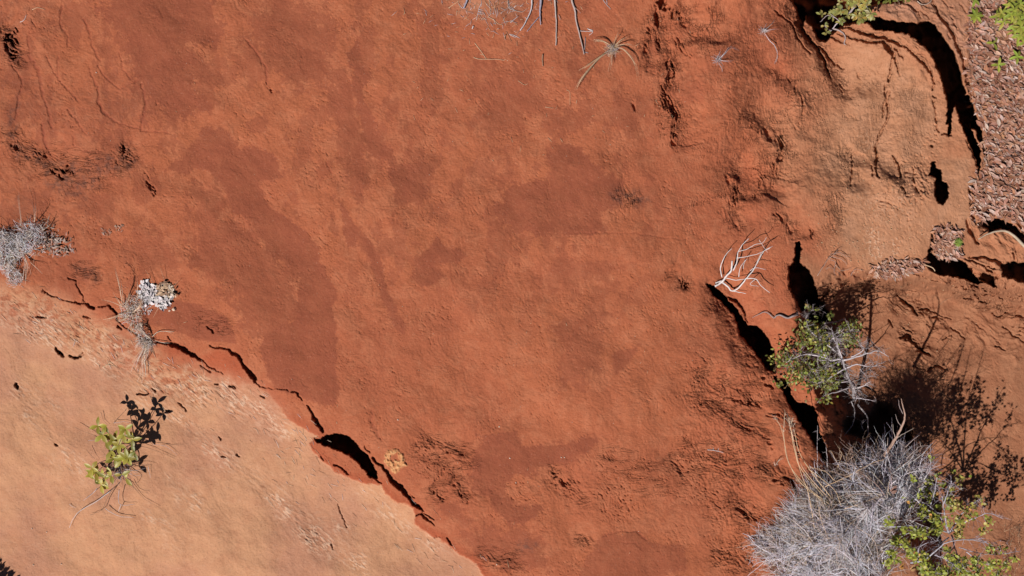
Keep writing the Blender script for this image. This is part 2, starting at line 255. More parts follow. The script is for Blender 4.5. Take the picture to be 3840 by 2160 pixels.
cut('A6', [2145,270, 2200,235, 2240,222, 2330,238, 2400,275, 2479,345, 2700,480, 2700,600, 2479,410, 2420,360, 2370,310, 2300,300, 2230,320, 2200,285], .22)
cut('A6', [2320,560, 2400,535, 2479,545, 2800,560, 2800,760, 2479,690, 2420,665, 2330,640], .26)
for fl in ([2070,240,10, 2100,330,13, 2150,400,8], [2095,60,6, 2110,200,9], [2200,735,9, 2250,745,14, 2330,790,14, 2380,770,14, 2400,800,9], [2170,800,10, 2230,830,8], [2090,510,8, 2200,500,10, 2290,520,6], [2400,480,6, 2430,530,9],
           [1500,690,6, 1560,740,7, 1600,800,9, 1660,850,10, 1720,920,7], [1800,640,6, 1860,670,7, 1900,690,4], [1790,880,6, 1850,910,5, 1960,950,4], [1590,1080,7, 1650,1060,14, 1680,1110,12, 1740,1160,11, 1800,1210,7], [1740,870,8, 1800,880,5], [1900,1090,4, 1960,1060,4],
           [1520,960,7, 1535,1000,5], [1960,1010,5, 2050,1080,5], [1700,1280,4, 1780,1320,4, 1850,1270,5, 1920,1310,5], [2280,1140,5, 2350,1170,3], [1950,770,5, 2050,800,6, 2160,800,6], [1820,930,5, 1900,940,3], [2330,1000,5, 2400,1060,5, 2479,1110,4],
           [2210,290,4, 2330,200,5, 2400,215,8, 2479,320,9], [2250,900,5, 2290,930,5, 2340,900,4], [1620,1010,4, 1680,1050,5], [1430,700,5, 1560,720,5, 1590,780,5]):
    crack('A6', fl, .007, .012)
for fl in ([210,0,6, 250,90,9, 330,180,9, 340,260,9, 420,340,12], [400,0,6, 460,60,7, 520,100,7, 560,130,6], [700,60,6, 760,170,8, 790,210,6], [540,270,5, 590,330,8, 600,400,8, 650,470,7], [100,210,6, 160,240,9, 190,300,8], [0,160,9, 30,230,9, 60,290,8], [20,0,6, 60,60,7, 150,130,7],
           [820,600,9, 850,640,7], [690,720,8, 740,750,9], [800,450,6, 820,540,7], [500,560,6, 540,620,8], [520,760,6, 560,850,9, 590,940,9], [610,660,8, 640,800,10]): crack('G', fl)
for fl in ([560,660,6, 640,670,8, 740,700,8], [1190,1240,14, 1300,1290,16, 1340,1230,14, 1470,1300,14], [700,1280,10, 850,1270,10, 1000,1300,9], [820,1240,12, 960,1240,14, 1000,1330,18, 1120,1350,18], [1240,1440,10, 1330,1300,10], [780,760,8, 900,790,12, 1000,830,12, 1080,900,14, 1150,940,16], [820,900,10, 900,930,10, 990,950,12, 1080,990,14],
           [780,980,16, 830,1080,18, 920,1120,18, 1060,1140,26, 1150,1170,26, 1240,1230,20], [1010,850,8, 1100,870,10, 1200,900,12], [1180,990,30, 1170,1050,22], [1100,760,14, 1200,790,20, 1290,830,26], [1440,680,16, 1500,800,22], [100,960,9, 300,1030,13, 480,1080,11], [310,1060,14, 330,1080,10], [860,1190,9, 960,1210,8]): crack('Hh', fl)
# hollow added behind the dry brush, to blacken the shadow it casts
cut('A9', [1160,360, 1250,330, 1320,340, 1400,300, 1440,230, 1500,250, 1560,330, 1640,420, 1660,560, 1560,600, 1450,560, 1400,490, 1300,440, 1200,420], .24, 26)
crack('A9', [500,160,8, 520,200,8, 570,210,6], .006, .01, 8); crack('A9', [380,180,3, 460,200,5, 600,230,4], .005, .008); crack('A9', [770,745,8, 820,770,11, 845,840,8, 855,890,4]); crack('A9', [430,360,4, 480,395,6, 560,400,4], .005, .008, 7); crack('A9', [560,440,3, 640,470,5, 690,530,4], .005, .008)
crack('A9', [450,970,4, 500,1030,6, 560,1050,4], .005, .008); crack('A9', [600,40,4, 640,60,12, 680,90,6], .006, .01); crack('A9', [650,300,5, 720,300,9, 790,310,6], .004, .008, 10); crack('A9', [840,430,6, 855,520,6, 880,600,4], .006, .01)
crack('A9', [700,760,6, 760,790,6], .004, .008, 8)
for fl in ([828,905,5, 850,960,4, 900,1010,4, 980,1060,4, 1060,1100,4], [300,745,3, 400,790,4, 470,815,3, 535,825,4], [1455,1246,3, 1500,1290,4, 1600,1340,3], [535,825,5, 620,840,6, 640,850,8, 675,872,12], [690,865,4, 740,855,5, 770,850,6, 805,870,9, 828,905,9], [480,655,3, 540,668,4, 555,712,3, 590,780,3, 610,828,3], [1125,1115,5, 1200,1125,10, 1270,1135,13, 1340,1180,17, 1390,1205,14, 1430,1235,8, 1460,1246,4],
           [1500,1136,3, 1540,1148,5, 1610,1156,6, 1680,1190,8, 1720,1230,10, 1750,1290,11, 1790,1330,15, 1818,1370,15, 1822,1395,8], [1430,1280,3, 1510,1322,4], [400,1160,9, 425,1190,13, 450,1213,7], [500,1205,7, 550,1225,9, 600,1190,7], [270,930,7, 330,940,6],
           [240,930,3, 260,932,3], [840,1000,7, 870,1020,5], [1540,1412,7, 1560,1416,5], [600,930,4, 640,935,4], [1530,1040,5, 1480,1000,5], [1200,1070,3, 1225,1100,3]):
    crack('A4', fl)
for fl in ([1822,60,4, 1860,95,3, 1960,110,2.5, 2060,122,3], [118,80,10, 125,100,9], [2090,128,4, 2130,140,6, 2160,190,4], [2200,230,6, 2235,290,10, 2265,350,12, 2290,385,13, 2310,410,13], [980,150,6, 1060,150,6], [1280,210,4, 1330,265,5], [1200,265,5, 1215,270,4], [1860,160,6, 1890,170,8], [400,510,8, 410,515,6], [1640,90,7, 1680,100,7],
           [2385,655,5, 2430,665,6, 2470,700,5], [2290,590,3, 2320,620,4], [1590,590,6, 1610,600,4], [1560,460,4, 1580,475,4], [2370,1220,3, 2385,1260,3], [1695,575,4, 1710,590,4], [2410,930,2.5, 2480,1100,2.5], [1090,110,4, 1110,125,4]):
    crack('A7', fl)
cut('A8', [-170,475, -100,455, -20,425, 50,445, 110,485, 160,540, 210,590, 240,640, 265,700, 282,748, 235,745, 195,705, 150,645, 105,605, 60,575, 30,560, 5,545, -40,535, -80,515, -150,498], .24)
for fl in ([190,520,3, 225,565,4], [245,605,9, 270,635,9, 310,660,8, 345,700,11, 385,770,16, 440,810,19, 490,870,14, 540,930,14, 590,970,9, 612,985,4], [600,995,5, 650,1020,6, 680,1042,4], [550,1015,6, 595,1010,7, 640,1050,6, 685,1090,4], [690,1168,6, 720,1172,3],
           [780,1180,6, 805,1225,5], [5,660,4, 35,690,4, 65,725,4], [265,755,5, 310,795,5], [490,850,3, 545,885,4]):
    crack('A8', fl)
for fl in ([1500,700,4, 1570,745,8, 1640,800,6], [1690,770,4, 1720,780,4], [830,800,4, 880,880,6, 920,915,4], [690,850,5, 750,895,5], [1850,650,4, 1880,660,4], [2380,640,4, 2450,700,4], [750,555,3, 800,580,3], [850,550,4, 890,570,4]):
    crack('A8', fl, .004, .008, 8)
for fl in ([60,270,14, 70,320,16, 60,350,8], [115,290,8, 120,310,8], [100,360,8, 105,395,12, 124,425,6], [118,215,6, 105,250,6], [400,1220,8, 430,1245,14, 455,1265,10], [475,1200,8, 490,1220,8], [520,1240,6, 540,1250,4], [870,1050,6, 880,1080,7], [910,1115,4, 915,1120,4],
           [280,1100,4, 340,1110,4], [100,1040,6, 130,1070,6], [1095,1365,6, 1105,1375,6], [1030,1250,3, 1090,1350,4], [1905,590,3, 1945,640,2.5]):
    crack('A1', fl, .006, .010, 6)

# ---------------------------------------------------------------- small relief
rough = zero() + .75
stroke_mask(rough, QS('A9', [200,100,200, 300,700,250, 500,1200,200]), 200, 2.3, VX, VY)
stroke_mask(rough, QS('A8', [600,560,150, 900,900,150, 1400,800,150, 2000,900,200]), 200, 1.6, VX, VY)
stroke_mask(rough, QS('A6', [300,750,80, 500,1100,100, 650,1400,120]), 160, 2.2, VX, VY)
stroke_mask(rough, QS('A2', [2350,200,120, 2380,900,120]), 200, 2.0, VX, VY)
stroke_mask(rough, QS('A3', [700,800,150, 700,1200,150, 500,1449,120]), 200, 1.7, VX, VY)
rough = rough * (1 - .5 * dark)
warpx = X + 30 * fbm(X / 130, Y / 130, 3, 130); warpy = Y + 30 * fbm(X / 130 + 5, Y / 130, 3, 134)
uA, vA = rot(warpx, warpy, 52); uB, vB = rot(warpx, warpy, 32); uC, vC = rot(warpx, warpy, 80)
mixr = sm(2150, 2350, X) * sm(1300, 900, Y)      # streaks turn steep in the upper right
fine = fbm(uA / 16, vA / 42, 4, 140, .6) * (1 - mixr) + fbm(uC / 16, vC / 50, 4, 144, .6) * mixr
Z += .032 * fbm(X / 420, Y / 420, 3, 150) + .0075 * fbm(X / 110, Y / 110, 3, 155)
Z += rough * (.0021 * fine + .0016 * perlin(X / 9, Y / 9, 160) + .0010 * perlin(X / 5.5, Y / 5.5, 161) + .0018 * fbm(uA / 45, vA / 90, 3, 165)) * (1 - .35 * pale)
# rounded scarps: the ground drops on the sun's far side and eases back up
SCP = zero(); SR = zero()
def scarp(z, fl, h, w, L, side=1):
    pts = QP(z, fl) if z else fl; best = np.full(X.shape, 1e9, np.float32); xs = [p[0] for p in pts]; ys = [p[1] for p in pts]; s = sl_(min(xs), min(ys), max(xs), max(ys), L + 60)
    bx, by = VX[s] * .7 + X[s] * .3, VY[s] * .7 + Y[s] * .3; D = np.full(bx.shape, 1e9, np.float32); T = np.zeros_like(D); n = len(pts) - 1
    for i in range(n):
        (x0, y0), (x1, y1) = pts[i], pts[i + 1]; ex, ey = x1 - x0, y1 - y0; l2 = ex * ex + ey * ey; wx, wy = bx - x0, by - y0
        t = np.clip((wx * ex + wy * ey) / l2, 0, 1); d = np.hypot(wx - ex * t, wy - ey * t); sg = np.sign(-(ex * wy - ey * wx)) * side; m = d < np.abs(D)
        D = np.where(m, d * sg, D); T = np.where(m, (i + t) / n, T)
    env = sm(0, .22, T) * sm(1, .78, T) * sm(L, L * .5, np.abs(D)); f = sm(-w * .5, w * .5, D) * (1 - sm(w * .5, L, D)) * env
    SCP[s] += h * f; SR[s] = np.maximum(SR[s], (.35 if w > 100 else 1) * env * sm(w * 1.1, w * .1, np.abs(D)))
for z, fl, h, w, L in [('A3', [700,-60, 800,60, 870,200, 1000,350, 1090,520, 1190,690, 1260,800], .075, 44, 150), ('A3', [560,420, 680,530, 800,600, 890,680, 915,780, 870,880, 800,960], .05, 40, 120), ('A3', [420,800, 500,850, 600,920, 690,980, 750,1070, 730,1160, 640,1260, 560,1370, 540,1460], .055, 40, 130),
    ('A2', [2300,-80, 2290,60, 2275,200, 2330,380, 2385,500, 2370,600, 2335,690, 2425,830, 2395,1040, 2420,1130], .055, 40, 120), ('A2', [2380,60, 2440,110, 2479,240, 2500,360], .05, 40, 110), ('A3', [340,1200, 430,1290, 400,1449], .04, 34, 100), ('A6', [440,-20, 400,90, 360,190, 430,270, 460,340], .04, 34, 100),
    ('A6', [660,160, 760,240, 830,340, 860,420], .05, 40, 100), ('A6', [1170,0, 1110,120, 1130,230, 1110,370], .035, 36, 100), ('A3', [1240,1020, 1180,1080, 1260,1200, 1230,1400], .03, 34, 90), ('A3', [200,60, 280,120, 230,260, 240,340], .04, 36, 100), ('A2', [2200,150, 2215,260, 2180,400, 2240,560], .035, 30, 90),
    ('A6', [120,690, 230,790, 330,900, 380,1010, 420,1110, 520,1230, 600,1330, 680,1420], .11, 80, 150), ('A9', [640,40, 740,170, 800,300, 900,440, 960,560, 1010,680], .09, 70, 130),
    ('A9', [120,70, 260,110, 400,130, 500,190, 600,300], .05, 36, 100), ('A9', [60,200, 220,220, 380,300, 480,380, 600,420, 700,540], .05, 36, 100), ('A9', [520,600, 640,680, 780,750, 850,880], .06, 40, 100), ('A9', [330,850, 430,930, 490,1020, 580,1070], .04, 34, 90), ('A9', [40,560, 180,600, 300,640, 420,760], .035, 34, 90), ('A9', [200,1260, 400,1330, 560,1440], .04, 40, 100),
    ('A8', [1460,690, 1560,730, 1660,820, 1790,930], .035, 30, 90), ('A8', [780,760, 850,800, 930,930], .035, 28, 80), ('A8', [640,820, 700,850, 770,920], .03, 26, 70), ('A8', [500,480, 700,500, 860,570, 920,680], .035, 36, 100), ('A8', [2330,610, 2420,660, 2500,760], .03, 30, 90), ('A8', [1660,1160, 1740,1190, 1830,1250], .02, 28, 70), ('A8', [950,1290, 1150,1330, 1350,1400], .03, 40, 100),
    ('A1', [-40,180, 60,260, 130,420, 150,520], .06, 34, 100), ('A1', [60,860, 90,1000, 160,1080, 330,1120, 440,1230, 580,1260], .05, 40, 110), ('A1', [830,1000, 890,1090, 980,1180], .03, 30, 80), ('A4', [480,560, 620,610, 760,660], .03, 34, 80), ('A5', [2330,620, 2420,660, 2479,760], .04, 40, 90), ('A5', [1960,20, 2050,60, 2150,140], .02, 34, 90),
    ('A3', [560,-60, 760,150, 900,380, 1040,560, 1060,800, 960,1050, 800,1320], .15, 110, 330), ('A3', [260,60, 420,300, 500,560, 470,850, 330,1150, 280,1430], .10, 120, 330), ('A3', [1280,420, 1400,700, 1390,950, 1270,1200], .07, 90, 260), ('A3', [1600,500, 1700,800, 1680,1050, 1560,1300], .06, 80, 220),
    ('A6', [1480,640, 1600,740, 1700,880, 1850,960], .05, 40, 100), ('A6', [1900,700, 2150,780, 2350,880, 2500,900], .06, 40, 100), ('A6', [1550,1040, 1680,1090, 1800,1230], .04, 34, 90), ('A3', [1440,1200, 1600,1300, 1700,1449], .03, 30, 80)]: scarp(z, fl, h * (.42 if z in ('A8', 'A1', 'A4', 'A5') else (1.0 if z in ('A2', 'A3') else .55) if w < 60 else 1), w * 1.5, L * 1.3)
Z -= SCP
Z += SR * (.0065 * fbm(uB / 11, vB / 40, 4, 250, .6) * (1 - mixr) + .0065 * fbm(uC / 11, vC / 46, 4, 254, .6) * mixr)
# creases: the zero lines of warped noise, cut where the ground is broken
cm = zero()
for z, fl, v in [('A9', [200,80,140, 500,150,120], 1), ('A9', [150,600,160, 450,620,150, 700,700,80], 1), ('A9', [300,950,120, 600,1100,100, 400,1400,120], .8), ('A8', [650,560,110, 900,650,90], .8), ('A8', [750,850,90], .9), ('A8', [1600,760,70, 1750,900,60], .8), ('A8', [2000,650,150, 2400,850,100], .6),
              ('A6', [250,780,60, 400,950,60, 560,1200,60, 650,1350,60], 1), ('A6', [780,560,20, 820,800,30], 1), ('A3', [750,1050,90, 600,1300,70], 1), ('A3', [1050,400,60, 1080,560,40, 1180,620,30], 1), ('A3', [200,330,80, 60,100,80], .9), ('A2', [2380,500,90, 2350,900,80], .9), ('A3', [480,850,60, 640,950,60, 860,650,50, 900,780,40], .9),
              ('A3', [100,1449,60, 420,1400,60], .8), ('A6', [1150,100,50, 1130,300,40], .7), ('A6', [980,380,50], .8), ('A1', [300,1150,100, 600,1250,120, 900,1100,100], .8), ('A1', [60,300,60], 1), ('A4', [1450,960,60, 1600,1000,60], .9), ('A4', [620,620,60], .7), ('A8', [1250,1300,90], .6)]:
    if len(fl) == 3: fl = fl * 2
    stroke_mask(cm, QS(z, fl), 70, v, VX, VY)
hat = fbm(uC / 8, vC / 44, 3, 168, .6) * mixr + fbm(uB / 9, vB / 34, 3, 169, .6) * (1 - mixr)
TR = np.maximum(TR, TR2 * sm(-.12, .28, hat))
cr = fbm(uB / 22, vB / 62, 3, 170, .6); cr2 = fbm(uA / 12, vA / 30, 3, 175, .6)
mod = sm(-.05, .5, fbm(X / 60, Y / 60, 3, 178))
Z -= .017 * cm * (sm(.10, .0, np.abs(cr)) * mod + .5 * sm(.10, .0, np.abs(cr2)) * sm(.0, .4, fbm(X / 45, Y / 45, 2, 181)))
# scattered weak flecks over the red mound
fl1 = sm(.42, .62, fbm(uA / 6.5, vA / 13, 2, 185, .6)); Z -= .0075 * fl1 * rough * sm(-.1, .4, fbm(X / 140, Y / 140, 3, 186)) * (1 - pale)
# terraced crust: right side and lower right
def terr(n, k, e=.22): t = n * k; f = np.floor(t); return (f + sm(0, e, t - f)) / k
tm = zero()
for z, fl, v in [('A6', [1450,680,60, 1600,800,90, 1720,900,70, 1900,1000,60], 1), ('A6', [1900,680,40, 2150,760,70, 2400,880,90, 2479,1000,60], 1.7), ('A6', [2200,620,90, 2300,700,60], 1.2), ('A6', [1650,1080,60, 1780,1200,50], 1), ('A6', [2100,1000,90, 2400,1150,80], .7), ('A6', [1700,1300,60, 1950,1300,50], .6),
              ('A3', [1500,60,60, 1700,60,60, 1950,120,60, 2010,300,30], .8), ('A3', [1850,330,30, 1900,600,10], .6), ('A3', [1250,230,40, 1500,270,50, 1700,350,50, 1850,560,30], 1.0), ('A3', [1600,1150,60, 1750,1350,90, 1500,1420,60], .6), ('A6', [2200,330,80, 2400,450,60], .9),
              ('A9', [1900,100,80, 2300,500,100], .4), ('A9', [2300,1250,80], .6)]:
    if len(fl) == 3: fl = fl * 2
    stroke_mask(tm, QS(z, fl), 80, v, VX, VY)
tn = fbm(uB / 34, vB / 80, 4, 190, .6)
Z += .030 * tm * terr(tn, 4.0)
pits = sm(.40, .55, fbm(uB / 9, vB / 15, 2, 195, .5)); Z -= .016 * pits * np.clip(tm, 0, 1) * sm(-.1, .35, fbm(X / 80, Y / 80, 2, 197))
pm = zero(); stroke_mask(pm, QS('A3', [1600,1200,70, 1700,1380,100, 1850,900,40]), 60, 1); stroke_mask(pm, QS('A6', [1500,100,90, 1650,200,90]), 80, .7)
fm = zero()
for z, fl, v in [('A4', [60,850,90, 300,980,120, 650,1080,120, 900,1250,90, 1150,1400,60], 1), ('A7', [1000,60,70, 1400,120,110, 1800,220,110, 2000,380,60], 1), ('A7', [1250,280,50, 1450,480,60, 1650,620,50, 1900,800,60, 2050,980,60, 2300,1200,70], .7), ('A7', [100,100,50, 300,300,30, 450,540,30, 600,760,30], .6), ('A8', [100,1300,70], .6)]:
    if len(fl) == 3: fl = fl * 2
    stroke_mask(fm, QS(z, fl), 90, v, VX, VY)
ff = fbm(u40 / 6.5, v40 / 34, 3, 230, .6)
Z += .003 * fm * fbm(u40 / 12, v40 / 60, 3, 233, .6) - .0055 * fm * sm(.34, .6, ff) * sm(-.3, .3, fbm(X / 50, Y / 50, 2, 236))
Z -= .014 * pm * sm(.44, .58, perlin(X / 10, Y / 10, 198) * 1.2)
Z += .004 * lich * spk + .007 * white * (1 - lich) * .5
Z -= .006 * vein
Z += ochre * (.012 + .012 * perlin(X / 9, Y / 9, 199))
# red crust stands a little proud of the pale soil
Z += (.012 + .018 * sm(1000, 1300, X)) * (1 - pale0) * sm(3000, 2000, X)
Z += litter * .02 * perlin(X / 30, Y / 30, 200)
# low soil bank under the dry brush and the shrubs
Z += .10 * np.exp(-(((X - 3200) / 170) ** 2 + ((Y - 2000) / 170) ** 2))
Z0 = Z.copy()
Z = Z - TR * (1 + .12 * perlin(X / 40, Y / 40, 205))
far = sm(200, 2500, np.maximum(np.maximum(-X, X - 3840), np.maximum(-Y, Y - 2160)))
Z = (Z * (1 - far) + far * .25 * fbm(X / 2600, Y / 2600, 3, 210)).astype(np.float32)

def lut(A, px, py):
    i = min(max(np.searchsorted(ax, px) - 1, 0), NX - 2); j = min(max(np.searchsorted(ay, py) - 1, 0), NY - 2)
    fx = (px - ax[i]) / (ax[i + 1] - ax[i]); fy = (py - ay[j]) / (ay[j + 1] - ay[j])
    return float(A[j, i] * (1 - fx) * (1 - fy) + A[j, i + 1] * fx * (1 - fy) + A[j + 1, i] * (1 - fx) * fy + A[j + 1, i + 1] * fx * fy)
def at(px, py, z):                               # point at height z seen at photo pixel px, py
    k = (H - z) / H; return Vector(((px - 1920) / 500 * k, (1080 - py) / 500 * k, z))
def G(px, py, h=0.0, top=True): return at(px, py, lut(Z0 if top else Z, px, py) + h)
def pathz(z, fl, z0, z1, n=4, wob=.0):
    pts = QP(z, fl); m = len(pts); P = smooth([at(x, y, z0 + (z1 - z0) * i / max(1, m - 1)) for i, (x, y) in enumerate(pts)], n)
    return [p + Vector((ru(-wob, wob), ru(-wob, wob), ru(-wob, wob) * .4)) for p in P] if wob else P
def gz(x, y):                                    # ground height under a world point
    z = 0.0
    for _ in range(3):
        k = (H - z) / H; px = x / k * 500 + 1920; py = 1080 - y / k * 500; z = lut(Z, px, py)
    return z

# ---------------------------------------------------------------- materials
def newmat(name):
    m = bpy.data.materials.new(name); m.use_nodes = True; n = m.node_tree; b = n.nodes['Principled BSDF']; return m, n, b
class NT:
    def __init__(s, n): s.n = n
    def new(s, t, **k):
        o = s.n.nodes.new(t)
        for a, b in k.items(): setattr(o, a, b)
        return o
    def put(s, sock, v):
        if hasattr(v, 'links'): s.n.links.new(v, sock)
        else: sock.default_value = v
    def noise(s, vec, scale, detail=4, rough=.6, dist=0):
        o = s.new('ShaderNodeTexNoise'); s.put(o.inputs['Vector'], vec); o.inputs['Scale'].default_value = scale
        o.inputs['Detail'].default_value = detail; o.inputs['Roughness'].default_value = rough; o.inputs['Distortion'].default_value = dist; return o.outputs[0]
    def mr(s, v, a, b, c=0., d=1., smooth=True):
        o = s.new('ShaderNodeMapRange', interpolation_type='SMOOTHSTEP' if smooth else 'LINEAR'); s.put(o.inputs[0], v)
        for i, x in enumerate((a, b, c, d)): o.inputs[i + 1].default_value = x
        return o.outputs[0]
    def math(s, op, a, b): o = s.new('ShaderNodeMath', operation=op); s.put(o.inputs[0], a); s.put(o.inputs[1], b); return o.outputs[0]
    def mix(s, f, a, b):
        o = s.new('ShaderNodeMix', data_type='RGBA'); s.put(o.inputs[0], f); s.put(o.inputs[6], a if hasattr(a, 'links') else (*a, 1)); s.put(o.inputs[7], b if hasattr(b, 'links') else (*b, 1)); return o.outputs[2]
def soil_material():
    m, n, b = newmat('soil'); t = NT(n); pos = t.new('ShaderNodeTexCoord').outputs['Object']
    def att(a):
        o = t.new('ShaderNodeAttribute', attribute_name=a); sp = t.new('ShaderNodeSeparateColor'); n.links.new(o.outputs['Color'], sp.inputs[0]); return sp.outputs[0], sp.outputs[1], sp.outputs[2]
    dk, pl, br = att('soil_a'); li, ch, wh = att('soil_b'); oc, ve, lp = att('soil_c'); lr, st, tn_ = att('soil_d')
    mp = t.new('ShaderNodeMapping'); n.links.new(pos, mp.inputs[0]); mp.inputs['Rotation'].default_value = (0, 0, math.radians(50)); mp.inputs['Scale'].default_value = (1, 3.2, 1)
    big = t.noise(pos, 1.3, 4, .6); mid = t.noise(pos, 7, 5, .65, .4); fin = t.noise(pos, 42, 5, .75); dots = t.noise(pos, 95, 3, .6); str_ = t.noise(mp.outputs[0], 26, 4, .65)
    red = t.mix(t.mr(big, .35, .65), (.366, .109, .054), (.386, .118, .056))
    red = t.mix(t.mr(mid, .46, .60, 0, .5), red, (.435, .152, .078))
    red = t.mix(t.mr(str_, .45, .75, 0, .35), red, (.29, .082, .038))
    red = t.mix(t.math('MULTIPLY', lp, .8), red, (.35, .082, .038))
    c = t.mix(t.mr(dk, 0, 1, 0, .96, False), red, t.mix(t.mr(mid, .35, .7), (.262, .074, .040), (.282, .083, .043)))
    c = t.mix(t.mr(ve, 0, 1, 0, .55, False), c, (.25, .062, .036))
    c = t.mix(t.mr(ch, 0, 1, 0, .62, False), c, (.10, .055, .045))
    pc = t.mix(t.mr(big, .38, .62), (.445, .212, .130), (.525, .266, .148))
    pc = t.mix(t.mr(mid, .42, .7, 0, .5), pc, (.43, .190, .105)); pc = t.mix(t.mr(str_, .5, .75, 0, .35), pc, (.55, .33, .22))
    c = t.mix(pl, c, pc)
    bc = t.mix(t.mr(mid, .38, .66), (.385, .160, .084), (.430, .190, .102)); c = t.mix(br, c, bc)
    lc = t.mix(t.mr(mid, .38, .66), (.305, .125, .066), (.350, .155, .084)); c = t.mix(lr, c, lc)
    tc = t.mix(t.mr(mid, .36, .66), (.405, .190, .103), (.465, .232, .135)); c = t.mix(t.math('MULTIPLY', tn_, .8), c, tc)
    sc_ = t.mix(t.mr(mid, .36, .66), (.36, .16, .09), (.41, .20, .125)); c = t.mix(st, c, sc_)
    c = t.mix(li, c, (.22, .085, .055))
    c = t.mix(t.mr(wh, 0, .8, 0, .6, False), c, (.66, .45, .32))
    c = t.mix(oc, c, t.mix(t.mr(fin, .4, .6), (.50, .22, .09), (.66, .36, .17)))
    c = t.mix(t.mr(fin, .52, .70, 0, .38), c, t.mix(.5, c, (.10, .03, .02)))
    c = t.mix(t.mr(dots, .58, .70, 0, .55), c, t.mix(.55, c, (.06, .02, .015)))
    c = t.mix(t.mr(dots, .42, .28, 0, .30), c, t.mix(.45, c, (.7, .42, .30)))
    hm, hd, fmm = att('soil_e')
    def hair(deg, s1, s2, det=3):
        m1 = t.new('ShaderNodeMapping', vector_type='POINT'); wv = t.new('ShaderNodeVectorMath', operation='MULTIPLY_ADD'); nn = t.new('ShaderNodeTexNoise'); n.links.new(pos, nn.inputs['Vector']); nn.inputs['Scale'].default_value = 3.0; nn.inputs['Detail'].default_value = 2
        n.links.new(nn.outputs['Color'], wv.inputs[0]); wv.inputs[1].default_value = (.14, .14, 0); n.links.new(pos, wv.inputs[2]); n.links.new(wv.outputs[0], m1.inputs[0]); m1.inputs['Rotation'].default_value = (0, 0, math.radians(deg)); m1.inputs['Scale'].default_value = (s1, s2, 1)
        o = t.noise(m1.outputs[0], 1.0, det, .62); return t.mr(t.math('ABSOLUTE', t.math('SUBTRACT', o, .5), 0), 0, .045, 1, 0)
    hA = hair(40, 6, 38, 2); hB = hair(12, 38, 5.5, 2) ; hC = hair(50, 11, 62, 1.5)
    hm2 = t.mr(t.noise(mp.outputs[0], 7, 3, .6), .42, .62)
    hl = t.math('ADD', t.math('MULTIPLY', hA, t.math('SUBTRACT', 1.0, hd)), t.math('MULTIPLY', hB, hd))
    hl = t.math('MULTIPLY', t.math('MAXIMUM', hl, t.math('MULTIPLY', hC, .6)), t.math('MULTIPLY', hm, hm2))
    n.links.new(c, b.inputs['Base Color']); b.inputs['Roughness'].default_value = .95; b.inputs['Specular IOR Level'].default_value = .08
    bp = t.new('ShaderNodeBump'); bp.inputs['Strength'].default_value = .55; bp.inputs['Distance'].default_value = .006
    n.links.new(t.math('ADD', t.math('MULTIPLY', fin, 1.0), t.math('MULTIPLY', dots, .6)), bp.inputs['Height']); bp2 = t.new('ShaderNodeBump'); bp2.invert = True; bp2.inputs['Strength'].default_value = 1.0; bp2.inputs['Distance'].default_value = .0105; n.links.new(hl, bp2.inputs['Height']); n.links.new(bp.outputs[0], bp2.inputs['Normal']); n.links.new(bp2.outputs[0], b.inputs['Normal'])
    return m
def plain(name, rough=.75, spec=.3, var=.25, scale=40, transl=0.0):
    m, n, b = newmat(name); t = NT(n); a = t.new('ShaderNodeAttribute', attribute_name='tint'); pos = t.new('ShaderNodeTexCoord').outputs['Object']
    nz = t.noise(pos, scale, 3); c = t.mix(t.mr(nz, .3, .7, 0, var), a.outputs['Color'], t.mix(.6, a.outputs['Color'], (.05, .03, .02)))
    n.links.new(c, b.inputs['Base Color']); b.inputs['Roughness'].default_value = rough; b.inputs['Specular IOR Level'].default_value = spec
    if transl:
        tr = t.new('ShaderNodeBsdfTranslucent'); n.links.new(c, tr.inputs[0]); mx = t.new('ShaderNodeMixShader'); mx.inputs[0].default_value = transl
        out = n.nodes['Material Output']; n.links.new(b.outputs[0], mx.inputs[1]); n.links.new(tr.outputs[0], mx.inputs[2]); n.links.new(mx.outputs[0], out.inputs[0])
    return m
M = {'soil': soil_material(), 'leaf': plain('leaf', .45, .45, .25, 60, .25), 'wood': plain('weathered_wood', .8, .25, .45, 60),
     'straw': plain('straw', .7, .3, .2, 60), 'dry_leaf': plain('dry_leaf', .6, .35, .35, 50, .08), 'flake': plain('bleached_flake', .85, .2, .3, 45), 'stone': plain('stone', .85, .2, .3, 80)}

# ---------------------------------------------------------------- ground mesh
k = (H - Z) / H
co = np.empty((NY, NX, 3), np.float32); co[..., 0] = (X - 1920) / 500 * k; co[..., 1] = (1080 - Y) / 500 * k; co[..., 2] = Z
idx = np.arange(NX * NY, dtype=np.int32).reshape(NY, NX)
q = np.stack([idx[:-1, :-1], idx[1:, :-1], idx[1:, 1:], idx[:-1, 1:]], -1).reshape(-1)
me = bpy.data.meshes.new('ground'); nf = (NX - 1) * (NY - 1)
me.vertices.add(NX * NY); me.vertices.foreach_set('co', co.ravel()); me.loops.add(nf * 4); me.loops.foreach_set('vertex_index', q)
me.polygons.add(nf); me.polygons.foreach_set('loop_start', np.arange(0, nf * 4, 4, dtype=np.int32)); me.polygons.foreach_set('use_smooth', np.ones(nf, bool))
me.update(calc_edges=True)
def addcol(name, r, g, b):
    a = me.color_attributes.new(name, 'FLOAT_COLOR', 'POINT'); v = np.ones((NY, NX, 4), np.float32); v[..., 0] = r; v[..., 1] = g; v[..., 2] = b; a.data.foreach_set('color', np.clip(v, 0, 1).ravel())
addcol('soil_a', dark, pale, brown); addcol('soil_b', litter, char, white); addcol('soil_c', ochre, vein, lip); addcol('soil_d', lowr, strip, tan * (1 - litter)); addcol('soil_e', np.clip(SR * 1.0 + cm * .8 + .10 * (1 - pale) * (1 - dark * .6), 0, 1), mixr, fm + tm * .6)
